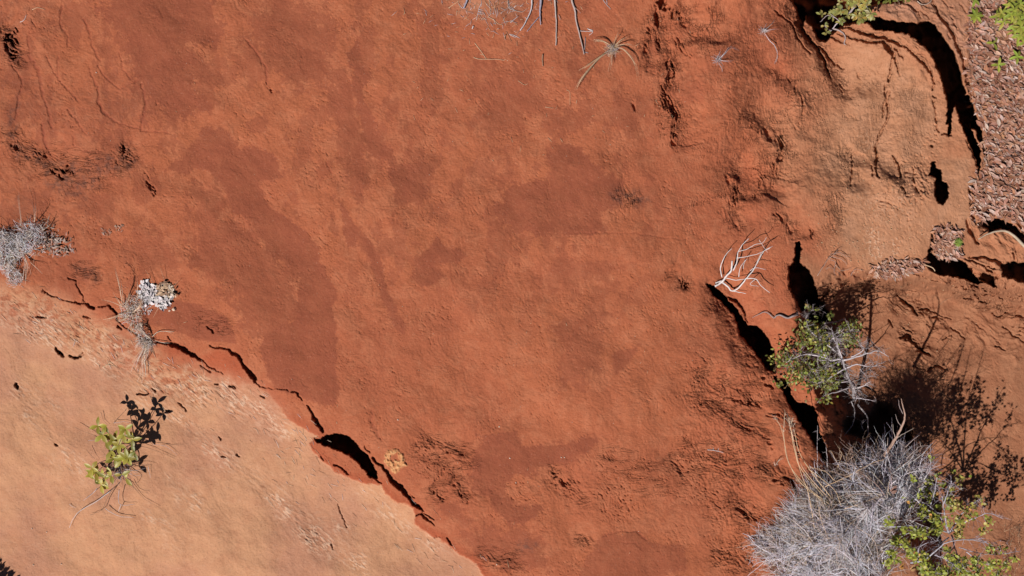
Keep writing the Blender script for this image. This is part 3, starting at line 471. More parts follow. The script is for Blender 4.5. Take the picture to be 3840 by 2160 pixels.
me.materials.append(M['soil'])
ground = bpy.data.objects.new('ground', me); SC.collection.objects.link(ground); ground['kind'] = 'structure'

# ---------------------------------------------------------------- mesh builder for small things
class MB:
    def __init__(s): s.v = []; s.f = []; s.c = []
    def tube(s, pts, rads, col, sides=5):
        n = len(pts)
        if n < 2: return
        b0 = len(s.v); up = Vector((ru(-1, 1), ru(-1, 1), ru(-1, 1))).normalized()
        for i in range(n):
            d = (pts[min(i + 1, n - 1)] - pts[max(i - 1, 0)]); d = d.normalized() if d.length > 1e-9 else Vector((0, 0, 1))
            a = d.cross(up); a = a.normalized() if a.length > 1e-4 else d.orthogonal().normalized(); bb = d.cross(a)
            for j in range(sides):
                t = 2 * math.pi * j / sides; s.v.append(pts[i] + (a * math.cos(t) + bb * math.sin(t)) * rads[i]); s.c.append(col)
        for i in range(n - 1):
            for j in range(sides):
                k2 = (j + 1) % sides; s.f.append((b0 + i * sides + j, b0 + i * sides + k2, b0 + (i + 1) * sides + k2, b0 + (i + 1) * sides + j))
        s.f.append(tuple(b0 + j for j in range(sides))[::-1]); s.f.append(tuple(b0 + (n - 1) * sides + j for j in range(sides)))
    def leaf(s, p, d, nrm, L, Wd, col, fold=.25, curl=.3, st=5, shape=.5):
        d = d.normalized(); side = d.cross(nrm); side = side.normalized() if side.length > 1e-4 else d.orthogonal().normalized(); up = side.cross(d).normalized(); b0 = len(s.v)
        for i in range(st):
            t = i / (st - 1); wd = Wd * .5 * max(.06, math.sin(math.pi * (t ** (math.log(.5) / math.log(shape)))) ** .8); cpos = p + d * (L * t) - up * (curl * L * t * t)
            s.v += [cpos - side * wd + up * (fold * wd), cpos, cpos + side * wd + up * (fold * wd)]
            dk = tuple(x * .8 for x in col); s.c += [col, dk, col]
        for i in range(st - 1):
            a = b0 + i * 3; s.f += [(a, a + 1, a + 4, a + 3), (a + 1, a + 2, a + 5, a + 4)]
    def blob(s, c, r, col, squash=.7, n=8, m=5):
        b0 = len(s.v); ph = ru(0, 9)
        for i in range(m + 1):
            th = math.pi * i / m
            for j in range(n):
                a = 2 * math.pi * j / n; rr = r * (1 + .22 * math.sin(3 * a + ph + i) + ru(-.12, .12)); s.v.append(c + Vector((rr * math.sin(th) * math.cos(a), rr * math.sin(th) * math.sin(a), rr * squash * math.cos(th)))); s.c.append(col)
        for i in range(m):
            for j in range(n): k2 = (j + 1) % n; s.f.append((b0 + i * n + j, b0 + i * n + k2, b0 + (i + 1) * n + k2, b0 + (i + 1) * n + j))
    def build(s, name, mat, parent=None, base=None, off=None):
        off = off if off is not None else parent.location if parent is not None else (base if base is not None else Vector((0, 0, 0)))
        me = bpy.data.meshes.new(name); me.from_pydata([tuple(p - off) for p in s.v], [], s.f)
        a = me.color_attributes.new('tint', 'FLOAT_COLOR', 'POINT'); a.data.foreach_set('color', np.array([(*c, 1) for c in s.c], np.float32).ravel())
        for p in me.polygons: p.use_smooth = True
        me.materials.append(mat); o = bpy.data.objects.new(name, me); SC.collection.objects.link(o)
        if parent is not None: o.parent = parent
        else: o.location = off
        return o
def tag(o, label, cat, group=None, kind=None):
    o['label'] = label; o['category'] = cat
    if group: o['group'] = group
    if kind: o['kind'] = kind
    return o
def thing(name, loc, label, cat, group=None):
    o = bpy.data.objects.new(name, None); SC.collection.objects.link(o); o.location = loc; o.empty_display_size = .05
    bpy.context.view_layer.update() if False else None
    return tag(o, label, cat, group)
def jit(c, a=.12): f = 1 + ru(-a, a); return tuple(max(0, min(1, x * f * (1 + ru(-a, a) * .3))) for x in c)
def smooth(pts, n=4):                            # Catmull-Rom through points
    if len(pts) < 3: return [pts[0].lerp(pts[-1], i / n) for i in range(n + 1)]
    P = [pts[0] * 2 - pts[1]] + pts + [pts[-1] * 2 - pts[-2]]; out = []
    for i in range(1, len(P) - 2):
        for j in range(n):
            t = j / n; out.append(.5 * ((2 * P[i]) + (P[i + 1] - P[i - 1]) * t + (2 * P[i - 1] - 5 * P[i] + 4 * P[i + 1] - P[i + 2]) * t * t + (3 * P[i] - P[i - 1] - 3 * P[i + 1] + P[i + 2]) * t ** 3))
    out.append(pts[-1]); return out
def path(z, fl, h0, h1=None, n=4, wob=.0):       # pixel polyline -> smoothed world points, height above ground h0 -> h1
    h1 = h0 if h1 is None else h1; pts = QP(z, fl); m = len(pts)
    P = [G(x, y, h0 + (h1 - h0) * i / max(1, m - 1)) for i, (x, y) in enumerate(pts)]
    P = smooth(P, n)
    if wob: P = [p + Vector((ru(-wob, wob), ru(-wob, wob), ru(-wob, wob) * .4)) for p in P]
    return P
def taper(n, r0, r1): return [r0 + (r1 - r0) * i / max(1, n - 1) for i in range(n)]
def twig(mb, p, d, L, r, col, lev=1, kids=3, wig=.35, seg=6, droop=0.0, tips=None, sides=4):
    pts = [p]; d = d.normalized(); q_ = p
    for i in range(seg):
        d = (d + Vector((ru(-1, 1), ru(-1, 1), ru(-1, 1))) * wig * .5 - Vector((0, 0, droop))).normalized(); q_ = q_ + d * (L / seg); pts.append(q_)
    mb.tube(pts, taper(len(pts), r, r * .35), jit(col), sides)
    if tips is not None: tips.append((pts[-1], d))
    if lev > 0:
        for _ in range(kids):
            i = random.randint(1, seg - 1); dd = (d + Vector((ru(-1, 1), ru(-1, 1), ru(-.6, .8))) * .9).normalized()
            twig(mb, pts[i], dd, L * ru(.35, .65), r * .6, col, lev - 1, kids, wig, max(3, seg - 1), droop, tips, sides)
GREY = (.58, .51, .53); PALEW = (.76, .68, .68); STRAW = (.76, .52, .33); BROWN = (.34, .20, .13); GREEN = (.30, .34, .05); LIME = (.42, .46, .07); OLIVE = (.20, .22, .04)
PINK = (.52, .28, .21)

def inside(pts, x, y):
    c = False; n = len(pts)
    for i in range(n):
        (x0, y0), (x1, y1) = pts[i], pts[(i + 1) % n]
        if (y0 > y) != (y1 > y) and x < (x1 - x0) * (y - y0) / (y1 - y0 + 1e-9) + x0: c = not c
    return c
def tangle(mb, poly, n, hf, pal, Lr, rr, gap=-.35, sc=38., seed=240, spray=1):
    xs = [p[0] for p in poly]; ys = [p[1] for p in poly]; cnt = 0; tries = 0
    while cnt < n and tries < n * 12:
        tries += 1; x, y = ru(min(xs), max(xs)), ru(min(ys), max(ys))
        if not inside(poly, x, y): continue
        g_ = float(perlin(np.array([x / sc]), np.array([y / sc]), seed)[0])
        if g_ < gap and rnd() < .85: continue
        cnt += 1; hh = hf(x, y); p = G(x, y, hh * rnd() ** .6 if hh < .3 else hh - .3 * rnd() ** 1.6)
        f_ = math.sin(x * .012 + 1.3) + .8 * math.sin(y * .017 + x * .006) + g_ * 2.5; a = f_ * .9 + random.choice([0, 0, 0, .7, -.7, 1.57]) + ru(-.45, .45) + 1.9
        if spray > 1: cnt += spray - 1
        k0 = (g_ + .6) * len(pal) * .45; col = pal[int(min(len(pal) - 1, max(0, len(pal) * .5 - k0 + random.gauss(0, 1.6))))]
        for sp_ in range(spray):
            aa = a + random.gauss(0, .42 if spray > 1 else 0); d = Vector((math.cos(aa), math.sin(aa), ru(-.1, .45)))
            q_ = p + Vector((ru(-.02, .02), ru(-.02, .02), ru(-.02, .02))) * (spray > 1); pts = [q_]; L = ru(*Lr) * (.5 + .5 * min(1, hh / .15)); cv = ru(-.28, .28)
            for i in range(6):
                d = (d + Vector((-d.y, d.x, 0)) * cv + Vector((ru(-.18, .18), ru(-.18, .18), ru(-.16, .05)))).normalized(); q_ = q_ + d * (L / 6); pts.append(q_)
            mb.tube(pts, taper(7, ru(*rr), rr[0] * .6), jit(col, .2), 3)

# ---------------------------------------------------------------- leafy shrub on the pale soil
base = G(*Q('P', 600, 860)); sh = thing('leafy_shrub', base, 'small shrub with yellow-green leaf rosettes and bare grey twigs on the pale soil', 'shrub')
stem = MB(); dead = MB()
ROS = [(405,475,.27,4), (445,555,.26,5), (505,545,.25,4), (655,505,.30,4), (640,560,.28,4), (715,600,.27,4), (600,650,.22,6), (545,600,.22,5), (520,700,.20,5), (675,765,.19,7), (735,715,.20,4), (620,790,.15,5), (350,855,.21,6), (385,900,.18,5), (375,960,.12,4), (430,1010,.14,5), (455,955,.13,4), (525,925,.14,4), (620,920,.14,4), (655,950,.13,3), (560,770,.15,4)]
fork = G(*Q('P', 590, 760), .10)
stem.tube(smooth([base - Vector((0, 0, .03)), base + Vector((0, 0, .05)), fork]), taper(9, .008, .005), (.16, .09, .07), 6)
for (x, y, h, n) in ROS:
    h *= .88
    p = G(*Q('P', x, y), h); mid = fork.lerp(p, .5) + Vector((ru(-.02, .02), ru(-.02, .02), .015)); stem.tube(smooth([fork, mid, p]), taper(9, .0042, .0022), (.24, .13, .09), 5)
    r = MB(); a0 = ru(0, 6.28)
    for j in range(n):
        if rnd() < .12: continue
        a = a0 + 6.283 * j / n + ru(-.3, .3); d = Vector((math.cos(a), math.sin(a), ru(.1, .7)))
        r.leaf(p, d, Vector((0, 0, 1)), ru(.054, .078), ru(.026, .036), jit(random.choice([(.44, .40, .05), (.38, .33, .05), (.56, .48, .09), (.46, .40, .06), (.24, .24, .04)]), .2), .3, .25, 6, .55)
    r.build('leaf_rosette', M['leaf'], sh)
for i in range(70):
    a = ru(0, 6.28); d = Vector((math.cos(a), math.sin(a) - .3, ru(-.15, .35))); twig(dead, base + Vector((ru(-.03, .03), ru(-.05, .05), ru(.01, .06))), d, ru(.06, .17), .0013, random.choice([GREY, GREY, BROWN]), 1, 2, .6, 6, .06, None, 3)
for fl, h, r, c in [([560,1020, 500,1110, 460,1200, 430,1245, 330,1285], .04, .0022, BROWN), ([470,1225, 540,1270, 610,1295, 730,1308], .03, .0022, PALEW), ([520,1060, 420,1140, 250,1240, 190,1300, 145,1395], .05, .0022, PALEW), ([400,1040, 340,1100, 270,1150], .06, .002, GREY),
                   ([600,1050, 590,1120, 610,1190, 740,1185], .05, .0022, GREY), ([610,1190, 590,1250], .03, .002, PALEW), ([640,960, 700,1000, 750,1060, 830,1140, 960,1215], .02, .0018, BROWN), ([650,880, 780,830, 900,828], .04, .0015, BROWN), ([190,488, 290,530, 400,570], .05, .0014, BROWN),
                   ([540,455, 600,390, 660,325], .01, .0018, BROWN), ([620,600, 840,600, 900,640, 1020,660, 1120,740], .03, .0016, GREY), ([700,640, 900,690, 1100,770], .03, .0015, BROWN), ([1000,640, 1080,650, 1180,650], .01, .0012, BROWN), ([430,350, 450,420, 500,470], .02, .0013, BROWN),
                   ([550,450, 640,438, 720,450], .03, .0013, GREY), ([680,900, 760,950, 740,1010, 700,1000], .04, .0016, BROWN), ([700,980, 760,1060, 860,1080], .03, .0015, BROWN), ([320,610, 350,605, 400,610], .04, .0013, GREY), ([300,690, 350,750, 400,790], .04, .0013, BROWN),
                   ([650,870, 760,880, 850,850], .05, .0012, PALEW), ([860,840, 870,900, 880,950], .02, .0012, PALEW), ([145,1185, 200,1220], .01, .0013, PALEW), ([640,880, 720,920, 810,920], .05, .0013, GREY)]:
    pts = path('P', fl, h, h * .4 + .004, 4, .002); dead.tube(pts, taper(len(pts), r * 1.35, r * .6), c, 4)
stem.build('stem', M['wood'], sh); dead.build('dead_twigs', M['wood'], sh)

# ---------------------------------------------------------------- sticks hanging in from the top edge
def stick(name, label, z, fls, rads, col, h, cat='stick', mat='wood', group=None, wob=.0012):
    mb = MB(); 
    for fl, (r0, r1) in zip(fls, rads):
        pts = path(z, fl, h if isinstance(h, (int, float)) else h[0], h if isinstance(h, (int, float)) else h[1], 4, wob); mb.tube(pts, taper(len(pts), r0, r1), jit(col, .05), 6)
    b = path(z, fls[0][:4], 0)[0]
    return tag(mb.build(name, M[mat], None, b), label, cat, group)
stick('dead_stick', 'short thick blue-grey stick poking in at the top edge, leftmost of the sticks', 'B', [[345,-200, 325,0, 285,100]], [(.009, .0055)], (.36, .33, .40), .014)
stick('dead_stick', 'slender grey stick bending down to the left from the top edge', 'B', [[1112,-200, 1110,0, 1105,90, 1080,170, 1030,270, 970,370]], [(.006, .004)], GREY, .012)
stick('dead_stick', 'thick blue-grey stick with a thin side fork, third from the left at the top edge', 'B', [[1225,-200, 1220,0, 1210,90, 1208,180, 1215,300], [1195,205, 1120,290, 1050,380]], [(.012, .003), (.0035, .002)], (.36, .33, .40), .015)
stick('dead_stick', 'long straight pale stick reaching down from the top edge', 'B', [[1380,-200, 1385,0, 1395,130, 1405,300, 1400,550], [1430,180, 1450,230, 1445,240]], [(.0085, .0035), (.002, .001)], (.52, .42, .38), .012)
stick('dead_stick', 'longest crooked brown stick slanting down right from the top edge', 'B', [[1560,-200, 1590,0, 1630,130, 1638,200, 1645,260, 1690,440, 1720,560, 1740,655], [1600,60, 1640,100, 1700,160]], [(.008, .0035), (.002, .001)], (.46, .36, .33), .013)
SM = [('forked pale twig shaped like a Y under the sticks', [[420,520, 480,600, 560,710], [405,690, 460,712, 560,715, 690,715, 770,727, 795,712]], .0022, STRAW), ('dark charred stub lying between the two longest sticks', [[1240,655, 1235,720, 1245,800]], .0055, BROWN),
      ('tiny dark stub left of the sticks', [[792,415, 780,470]], .0045, BROWN), ('tiny white stub near the grey straw patch', [[402,312, 390,350]], .005, PALEW), ('thin twig arching right among the straw at the top edge', [[580,200, 640,235, 700,285, 762,305]], .002, STRAW),
      ('small ladder-like grey twig in the straw patch', [[505,30, 470,110, 440,240], [470,110, 520,125], [465,140, 520,150], [455,170, 540,165]], .0022, GREY), ('thin upright twig near the top edge above the straw', [[590,-30, 600,70, 610,180]], .0018, STRAW),
      ('bare twig with a split foot hanging at the top edge', [[825,-40, 820,40, 822,90, 780,125, 735,155], [822,90, 860,115, 960,140, 1000,140, 1060,95]], .0028, (.45, .33, .28)), ('fuzzy pale twig beside the crooked stick', [[1680,372, 1760,378, 1845,382], [1790,350, 1845,385, 1800,425], [1780,345, 1850,370]], .0022, PALEW),
      ('slim twig by the foot of the crooked stick', [[1755,450, 1748,560, 1745,640], [1740,625, 1790,640]], .0022, GREY), ('grey twig fallen near the top between tuft and sticks', [[1960,-20, 2000,40, 2060,110], [2010,0, 2020,50]], .0022, GREY), ('pale twig below the small dark stub', [[835,412, 900,430, 965,462], [850,425, 920,455]], .002, PALEW),
      ('short stout grey twig in the straw under the sticks', [[850,272, 880,250, 950,190]], .003, GREY), ('bent straw shaped like a tick mark', [[945,975, 1020,1025, 1065,1005]], .0014, STRAW), ('long upright straw right of the tick-shaped one', [[1530,1085, 1565,1110, 1570,1180, 1568,1265]], .0013, STRAW), ('short level straw alone on the red soil', [[1270,1294, 1320,1300, 1368,1306]], .0016, STRAW),
      ('dark twig crossing the small dark stub', [[800,380, 830,440, 865,500]], .0016, BROWN), ('pale straw crossing at the upper left of the straw patch', [[105,95, 170,50, 235,5]], .0018, STRAW)]
for lab, fls, r, c in SM: stick('twig', lab, 'B', fls, [(r, r * .6)] * len(fls), c, r + .002, 'twig')
stick('twig', 'white twig with two upright prongs on the lower red mound', 'A9', [[215,546, 270,553, 330,566], [258,550, 256,532], [292,556, 294,534]], [(.0024, .0018), (.0014, .001), (.0014, .001)], PALEW, .006, 'twig')
stick('twig', 'curved white twig at the upper left corner', 'A1', [[145,160, 175,140, 188,105]], [(.002, .001)], PALEW, .004, 'twig')
stick('twig', 'pale arched twig above the curved white one in the corner', 'A1', [[230,70, 270,55, 320,68]], [(.002, .001)], STRAW, .004, 'twig')
stick('twig', 'long thin twig lying on the brown soil of the right slope', 'A6', [[1860,860, 1910,815, 1960,795]], [(.0015, .0012)], BROWN, .004, 'twig')
stick('twig', 'short cream stick at the left end of the black hollow', 'Hh', [[225,838, 330,872, 372,905, 382,930]], [(.004, .003)], STRAW, .01, 'twig')
stick('curved_root', 'pale curved root arching over the dark gully at the right edge', 'Hh', [[975,495, 1080,435, 1200,392, 1330,382, 1450,445, 1594,585, 1800,760]], [(.004, .013)], (.52, .40, .29), .05, 'root')
stick('curved_root', 'wavy grey root crossing the soil left of the scraggly bush', 'A6', [[535,937, 580,915, 620,897, 650,905, 690,938, 705,925, 735,918, 790,938, 850,917, 925,893]], [(.0015, .009)], (.33, .26, .26), .018, 'root')
stick('curved_root', 'smooth grey root piece in shade at the top of the scraggly bush', 'A6', [[1050,975, 1130,967, 1200,942]], [(.009, .004)], (.40, .34, .34), .12, 'root')
stick('curved_root', 'short hooked grey root under the shrub at the top edge', 'F', [[750,490, 850,520, 920,570, 950,640, 930,740, 960,760]], [(.007, .003)], (.42, .32, .30), .02, 'root')
stick('curved_root', 'thin pale root looping at the top edge right of the shrub', 'G', [[0,20, 60,65, 130,70, 200,35, 225,0]], [(.004, .003)], (.55, .42, .34), .01, 'root')
# loose straw too small to count
mb = MB()
for i in range(260):
    if i < 150: px, py = random.gauss(1840, 110), abs(random.gauss(0, 60))
    elif i < 215: px, py = ru(1500, 2550), ru(20, 620)
    else: px, py = ru(250, 2600), ru(40, 2100)
    L = ru(8, 26) * (.7 if i > 150 else 1); a = ru(0, 6.28); c = random.choice([STRAW, PALEW, GREY]) if i < 150 else STRAW
    if i > 215: L *= .4
    P = [G(px + math.cos(a) * L * t, py + math.sin(a) * L * t + 3 * math.sin(t * 3), .004) for t in (-.5, 0, .5)]
    mb.tube(P, [.0011, .0012, .0007], jit(c), 3)
for i in range(330):
    t_ = rnd(); k_ = min(len(bnd) - 2, 2 + int(t_ * (len(bnd) - 4))); x0, y0 = bnd[k_]; px, py = x0 + random.gauss(-45, 60), y0 + abs(random.gauss(40, 70)) - 20; a = math.radians(38) + random.gauss(0, .45); L = ru(8, 30)
    if t_ > .6 and rnd() < .5: continue
    P = [G(px + math.cos(a) * L * q_, py + math.sin(a) * L * q_ + 3 * math.sin(q_ * 3), .004) for q_ in (-.5, 0, .5)]; mb.tube(P, [.0010, .0012, .0007], jit(random.choice([STRAW, PALEW, (.8, .62, .46), BROWN])), 3)
tag(mb.build('straw_litter', M['straw']), 'thin scattered straw and twig bits on the red soil', 'straw', kind='stuff')

# ---------------------------------------------------------------- dry grass tufts
def tuft(name, label, c, arcs, core, R, col=STRAW, hmax=.08, cat='grass tuft', r=.0013):
    base = G(*c); o = thing(name, base, label, cat, 'dry grass tufts'); b = MB(); k_ = MB()
    for (z, fl, n, sp, ht) in arcs:
        pts = QP(z, fl)
        for _ in range(n):
            ex, ey = ru(-sp, sp), ru(-sp, sp); tm_ = ru(.65, 1.0); m = len(pts)
            P = [G(x + ex * (i / (m - 1)), y + ey * (i / (m - 1)), .01 + ht * math.sin(math.pi * min(1, i / (m - 1) * .9 + .05)) * ru(.8, 1.1)) for i, (x, y) in enumerate(pts)]
            P = smooth(P, 4); P = P[:max(3, int(len(P) * tm_))]; b.tube(P, taper(len(P), r * ru(.8, 1.3), r * .4), jit(col, .15), 3)
    for _ in range(core):
        a = ru(0, 6.28); el = ru(.0, 1.2); L = R * ru(.4, 1.3); d = Vector((math.cos(a) * math.cos(el), math.sin(a) * math.cos(el), math.sin(el)))
        twig(k_, base + Vector((ru(-.3, .3) * R, ru(-.3, .3) * R, ru(0, .3) * hmax)), d, L, r * ru(.7, 1), random.choice([col, col, GREY]), 0, 0, .7, 6, .12, None, 3)
    b.build('blades', M['straw'], o); k_.build('crown', M['straw'], o); return o
tuft('dry_grass_tuft', 'large straw-coloured grass tuft with long drooping blades near the top', Q('B', 2080, 600),
     [('B', [2040,620, 1900,720, 1780,850, 1690,970, 1620,1110], 12, 8, .05), ('B', [2040,600, 1850,740, 1590,910], 6, 8, .04), ('B', [2100,560, 2220,600, 2330,720, 2380,860, 2400,1030], 9, 6, .05), ('B', [2080,560, 1980,500, 1880,490, 1835,530], 12, 8, .05),
      ('B', [2100,560, 2200,480, 2360,430], 5, 8, .05), ('B', [2090,540, 2140,430, 2200,310], 3, 6, .06), ('B', [2100,560, 2250,540, 2420,600], 6, 10, .06), ('B', [2080,620, 2060,760, 2040,890], 5, 12, .03)], 190, .065, (.70, .48, .31), .1, r=.0013)
tuft('dry_grass_tuft', 'small spiky grey grass tuft on the upper red slope', Q('A3', 290, 430), [('A3', [290,430, 340,380, 380,340, 460,378], 5, 8, .05), ('A3', [290,430, 370,440, 410,435], 4, 6, .03), ('A3', [290,440, 320,500, 310,525], 2, 4, .02), ('A3', [280,420, 310,350, 300,270], 1, 4, .05)], 45, .05, GREY, .07)
tuft('dry_grass_tuft', 'wispy grey grass tuft trailing one long blade down the upper right slope', Q('A3', 615, 220), [('A3', [620,230, 660,290, 700,330, 718,400, 690,480], 6, 4, .02), ('A3', [620,220, 680,210, 860,180], 3, 4, .05), ('A3', [620,220, 690,150, 700,70], 1, 3, .06)], 45, .045, PALEW, .06)
_st = tuft('dry_grass_tuft', 'straggling tan grass tuft left of the white scrap, spilling down the bank', Q('C', 1190, 880),
     [('C', [1110,840, 1090,700, 1060,560, 1025,470], 6, 5, .12), ('C', [1120,830, 1105,700, 1065,480], 3, 4, .12), ('C', [1110,850, 1060,780, 1010,700], 4, 8, .06), ('C', [1150,830, 1170,740, 1180,660], 3, 8, .08), ('C', [1245,780, 1248,650, 1242,555], 2, 4, .1), ('C', [1120,850, 1000,800, 880,785], 4, 5, .05),
      ('C', [1120,900, 1000,960, 900,980], 5, 10, .04), ('C', [1200,900, 1100,970, 1020,960], 12, 10, .03), ('C', [1200,1000, 1190,1060, 1230,1130], 9, 14, .03), ('C', [1200,900, 1280,830, 1285,740], 12, 8, .06)], 60, .06, (.74, .52, .36), .1, r=.0017)
mb = MB(); tangle(mb, QP('C', [1080,840, 1150,800, 1230,760, 1290,740, 1300,1000, 1340,1100, 1400,1170, 1340,1240, 1250,1150, 1190,1030, 1100,950]), 420, lambda x, y: .05, [(.80, .70, .66), (.70, .50, .36), (.54, .38, .28), (.34, .22, .17)], (.04, .10), (.0011, .002), -.5, 20., 283); mb.build('matted_stems', M['straw'], _st)
o = tuft('dry_grass_tuft', 'grey-tan grass tuft at the foot of the bank with blades hanging onto the pale soil', Q('C', 1340, 1170),
     [('C', [1330,1180, 1280,1260, 1230,1350, 1200,1449], 9, 14, .03), ('C', [1340,1190, 1330,1290, 1240,1420], 7, 18, .03), ('C', [1350,1190, 1300,1280, 1300,1449, 1270,1560], 7, 16, .02), ('C', [1320,1160, 1250,1180, 1220,1250], 9, 10, .03), ('C', [1400,1150, 1480,1170, 1560,1165], 4, 5, .02), ('C', [1300,1050, 1270,1000, 1240,940], 9, 8, .05), ('C', [1380,1150, 1280,1060, 1220,1010], 20, 10, .05)], 220, .06, (.78, .62, .52), .08, r=.0018)
stick('twig', 'pale arched twig rising from the grass tuft at the crack', 'C', [[1380,1115, 1430,1075, 1500,1068, 1575,1072], [1500,1068, 1565,1085]], [(.003, .0018), (.0015, .001)], (.6, .47, .36), .02, 'twig')
stick('twig', 'thin crossed straws on the pale soil below the bank', 'C', [[930,1395, 1010,1350, 1100,1315], [985,1340, 1060,1400], [960,1370, 1040,1385]], [(.0018, .001)] * 3, STRAW, .004, 'twig')
# hay heap at left edge
_heap = tuft('dry_grass_tuft', 'thick matted grey grass heap at the left edge', Q('C', 130, 270),
     [('C', [180,130, 190,60, 165,-150, 180,-330], 2, 8, .1), ('C', [310,90, 320,-20, 305,-180], 3, 10, .1), ('C', [430,130, 440,40, 470,-20], 2, 6, .05), ('C', [380,160, 450,110, 515,75], 2, 3, .05), ('C', [130,330, 110,450, 100,600], 40, 22, .04), ('C', [220,380, 235,500, 225,690], 6, 16, .05), ('C', [220,380, 260,480, 270,560], 4, 8, .05),
      ('C', [260,430, 340,500, 425,585], 2, 4, .06), ('C', [100,250, -60,200, -200,150], 24, 60, .06), ('C', [40,330, 120,330, 300,370, 480,420], 5, 10, .04), ('C', [130,300, 60,420, 50,560], 26, 18, .03), ('C', [250,340, 140,430, 60,520], 3, 10, .04)], 160, .10, (.74, .58, .46), .14, r=.0017)
mb = MB(); hpoly = QP('C', [-160,180, 60,160, 150,170, 210,120, 240,90, 330,85, 410,150, 380,220, 370,330, 300,360, 230,370, 180,420, 150,500, 100,540, 40,500, -160,520]); tangle(mb, hpoly, 900, lambda x, y: .09, [(.80, .76, .80), (.76, .66, .62), (.70, .56, .48), (.52, .40, .33), (.34, .25, .21)], (.05, .14), (.0011, .0022), -.45, 24., 280)
tangle(mb, QP('C', [50,500, 130,500, 215,560, 205,640, 150,665, 90,620]), 150, lambda x, y: .05, [(.80, .76, .80), (.70, .56, .48), (.4, .3, .24)], (.04, .09), (.0011, .002), -.6, 24., 281)
mb.build('matted_stems', M['straw'], _heap)
mb = MB()
for i in range(150):
    x, y = random.gauss(470, 70), random.gauss(270, 60)
    if i < 20: x, y = random.gauss(620, 25), random.gauss(330, 25)
    if x < 330 or y > 400: continue
    a = ru(0, 6.28); p = G(*Q('C', x, y), ru(.004, .03)); mb.leaf(p, Vector((math.cos(a), math.sin(a), ru(-.1, .3))), Vector((ru(-.4, .4), ru(-.4, .4), 1)), ru(.02, .05), ru(.006, .013), jit(random.choice([PINK, (.45, .32, .27), (.30, .2, .16), (.55, .42, .38)]), .2), .4, .3, 4)
tag(mb.build('leaf_heap', M['dry_leaf'], None, G(*Q('C', 470, 270))), 'small heap of curled dry leaves right of the matted grey grass', 'leaf heap')
for (x, y, lab) in [(1080, 125, 'small clump of dry leaf scraps on the bare red soil, farther right of two'), (965, 175, 'small clump of dry scraps on the red soil, nearer to the leaf heap')]:
    mb = MB()
    for i in range(16):
        a = ru(0, 6.28); p = G(*Q('C', x + ru(-35, 35), y + ru(-28, 28)), .006); mb.leaf(p, Vector((math.cos(a), math.sin(a), .2)), Vector((ru(-.4, .4), ru(-.4, .4), 1)), ru(.012, .028), ru(.004, .008), jit(random.choice([PINK, (.5, .38, .3), BROWN]), .2), .4, .3, 4)
    tag(mb.build('leaf_clump', M['dry_leaf'], None, G(*Q('C', x, y))), lab, 'leaf clump')
# white flaky scrap
mb = MB(); ch_ = MB(); wb = G(*Q('C', 1400, 720)); sc = thing('bleached_scrap', wb, 'crumpled white flaky scrap on the red soil beside the straggling grass', 'scrap')
wp = QP('C', [1275,640, 1300,605, 1350,650, 1420,660, 1480,620, 1530,650, 1560,690, 1600,740, 1540,790, 1500,830, 1480,860, 1440,850, 1420,800, 1380,780, 1330,830, 1290,810, 1285,720])
for i in range(34):
    x, y = ru(528, 590), ru(1060, 1130)
    if inside(wp, x, y): a = ru(0, 6.28); mb.leaf(G(x, y, ru(.004, .014)), Vector((math.cos(a), math.sin(a), 0)), Vector((ru(-.3, .3), ru(-.3, .3), 1)), ru(.05, .075), ru(.028, .045), jit((.80, .73, .74), .06), .2, ru(-.2, .3), 6)
cnt = 0
while cnt < 300:
    x, y = ru(525, 665), ru(1048, 1160)
    if not inside(wp, x, y): continue
    cnt += 1; right = x > 585; col = random.choice([(.82, .74, .74), (.78, .70, .70)] if not (right and y < 1110) else [(.62, .42, .28), (.70, .56, .45), (.4, .24, .16)])
    a = ru(0, 6.28); mb.leaf(G(x, y, ru(.004, .03)), Vector((math.cos(a), math.sin(a), ru(-.3, .4))), Vector((ru(-.8, .8), ru(-.8, .8), 1)), ru(.018, .045), ru(.012, .026), jit(col, .1), .4, ru(-.3, .6), 4)
for i in range(26):
    x, y = ru(1290, 1365), ru(835, 905); a = ru(0, 6.28); mb.leaf(G(*Q('C', x, y), .006), Vector((math.cos(a), math.sin(a), .1)), Vector((ru(-.6, .6), ru(-.6, .6), 1)), .016, .01, jit((.58, .44, .42), .15), .5, .3, 4)
mb.build('flakes', M['flake'], sc)
for i, fl in enumerate(([1400,650, 1350,570, 1315,510], [1490,610, 1470,550, 1450,490], [1550,700, 1580,650, 1615,610], [1520,760, 1600,745], [1440,850, 1410,900, 1390,940], [1530,700, 1590,730, 1610,750])):
    P = path('C', fl, .02, .04); ch_ = MB(); ch_.tube(P, taper(len(P), .0016, .0008), STRAW, 3); ch_.build('straw', M['straw'], sc)
mb = MB(); mb.blob(G(*Q('C', 1575, 868), .008), .014, (.74, .56, .42), .8); mb.leaf(G(*Q('C', 1545, 880), .006), Vector((-1, -.3, .1)), Vector((0, 0, 1)), .02, .012, (.7, .5, .4))
tag(mb.build('pale_stone', M['stone'], None, G(*Q('C', 1575, 868))), 'small cream stone with a black shadow on the smooth dark red patch', 'stone')

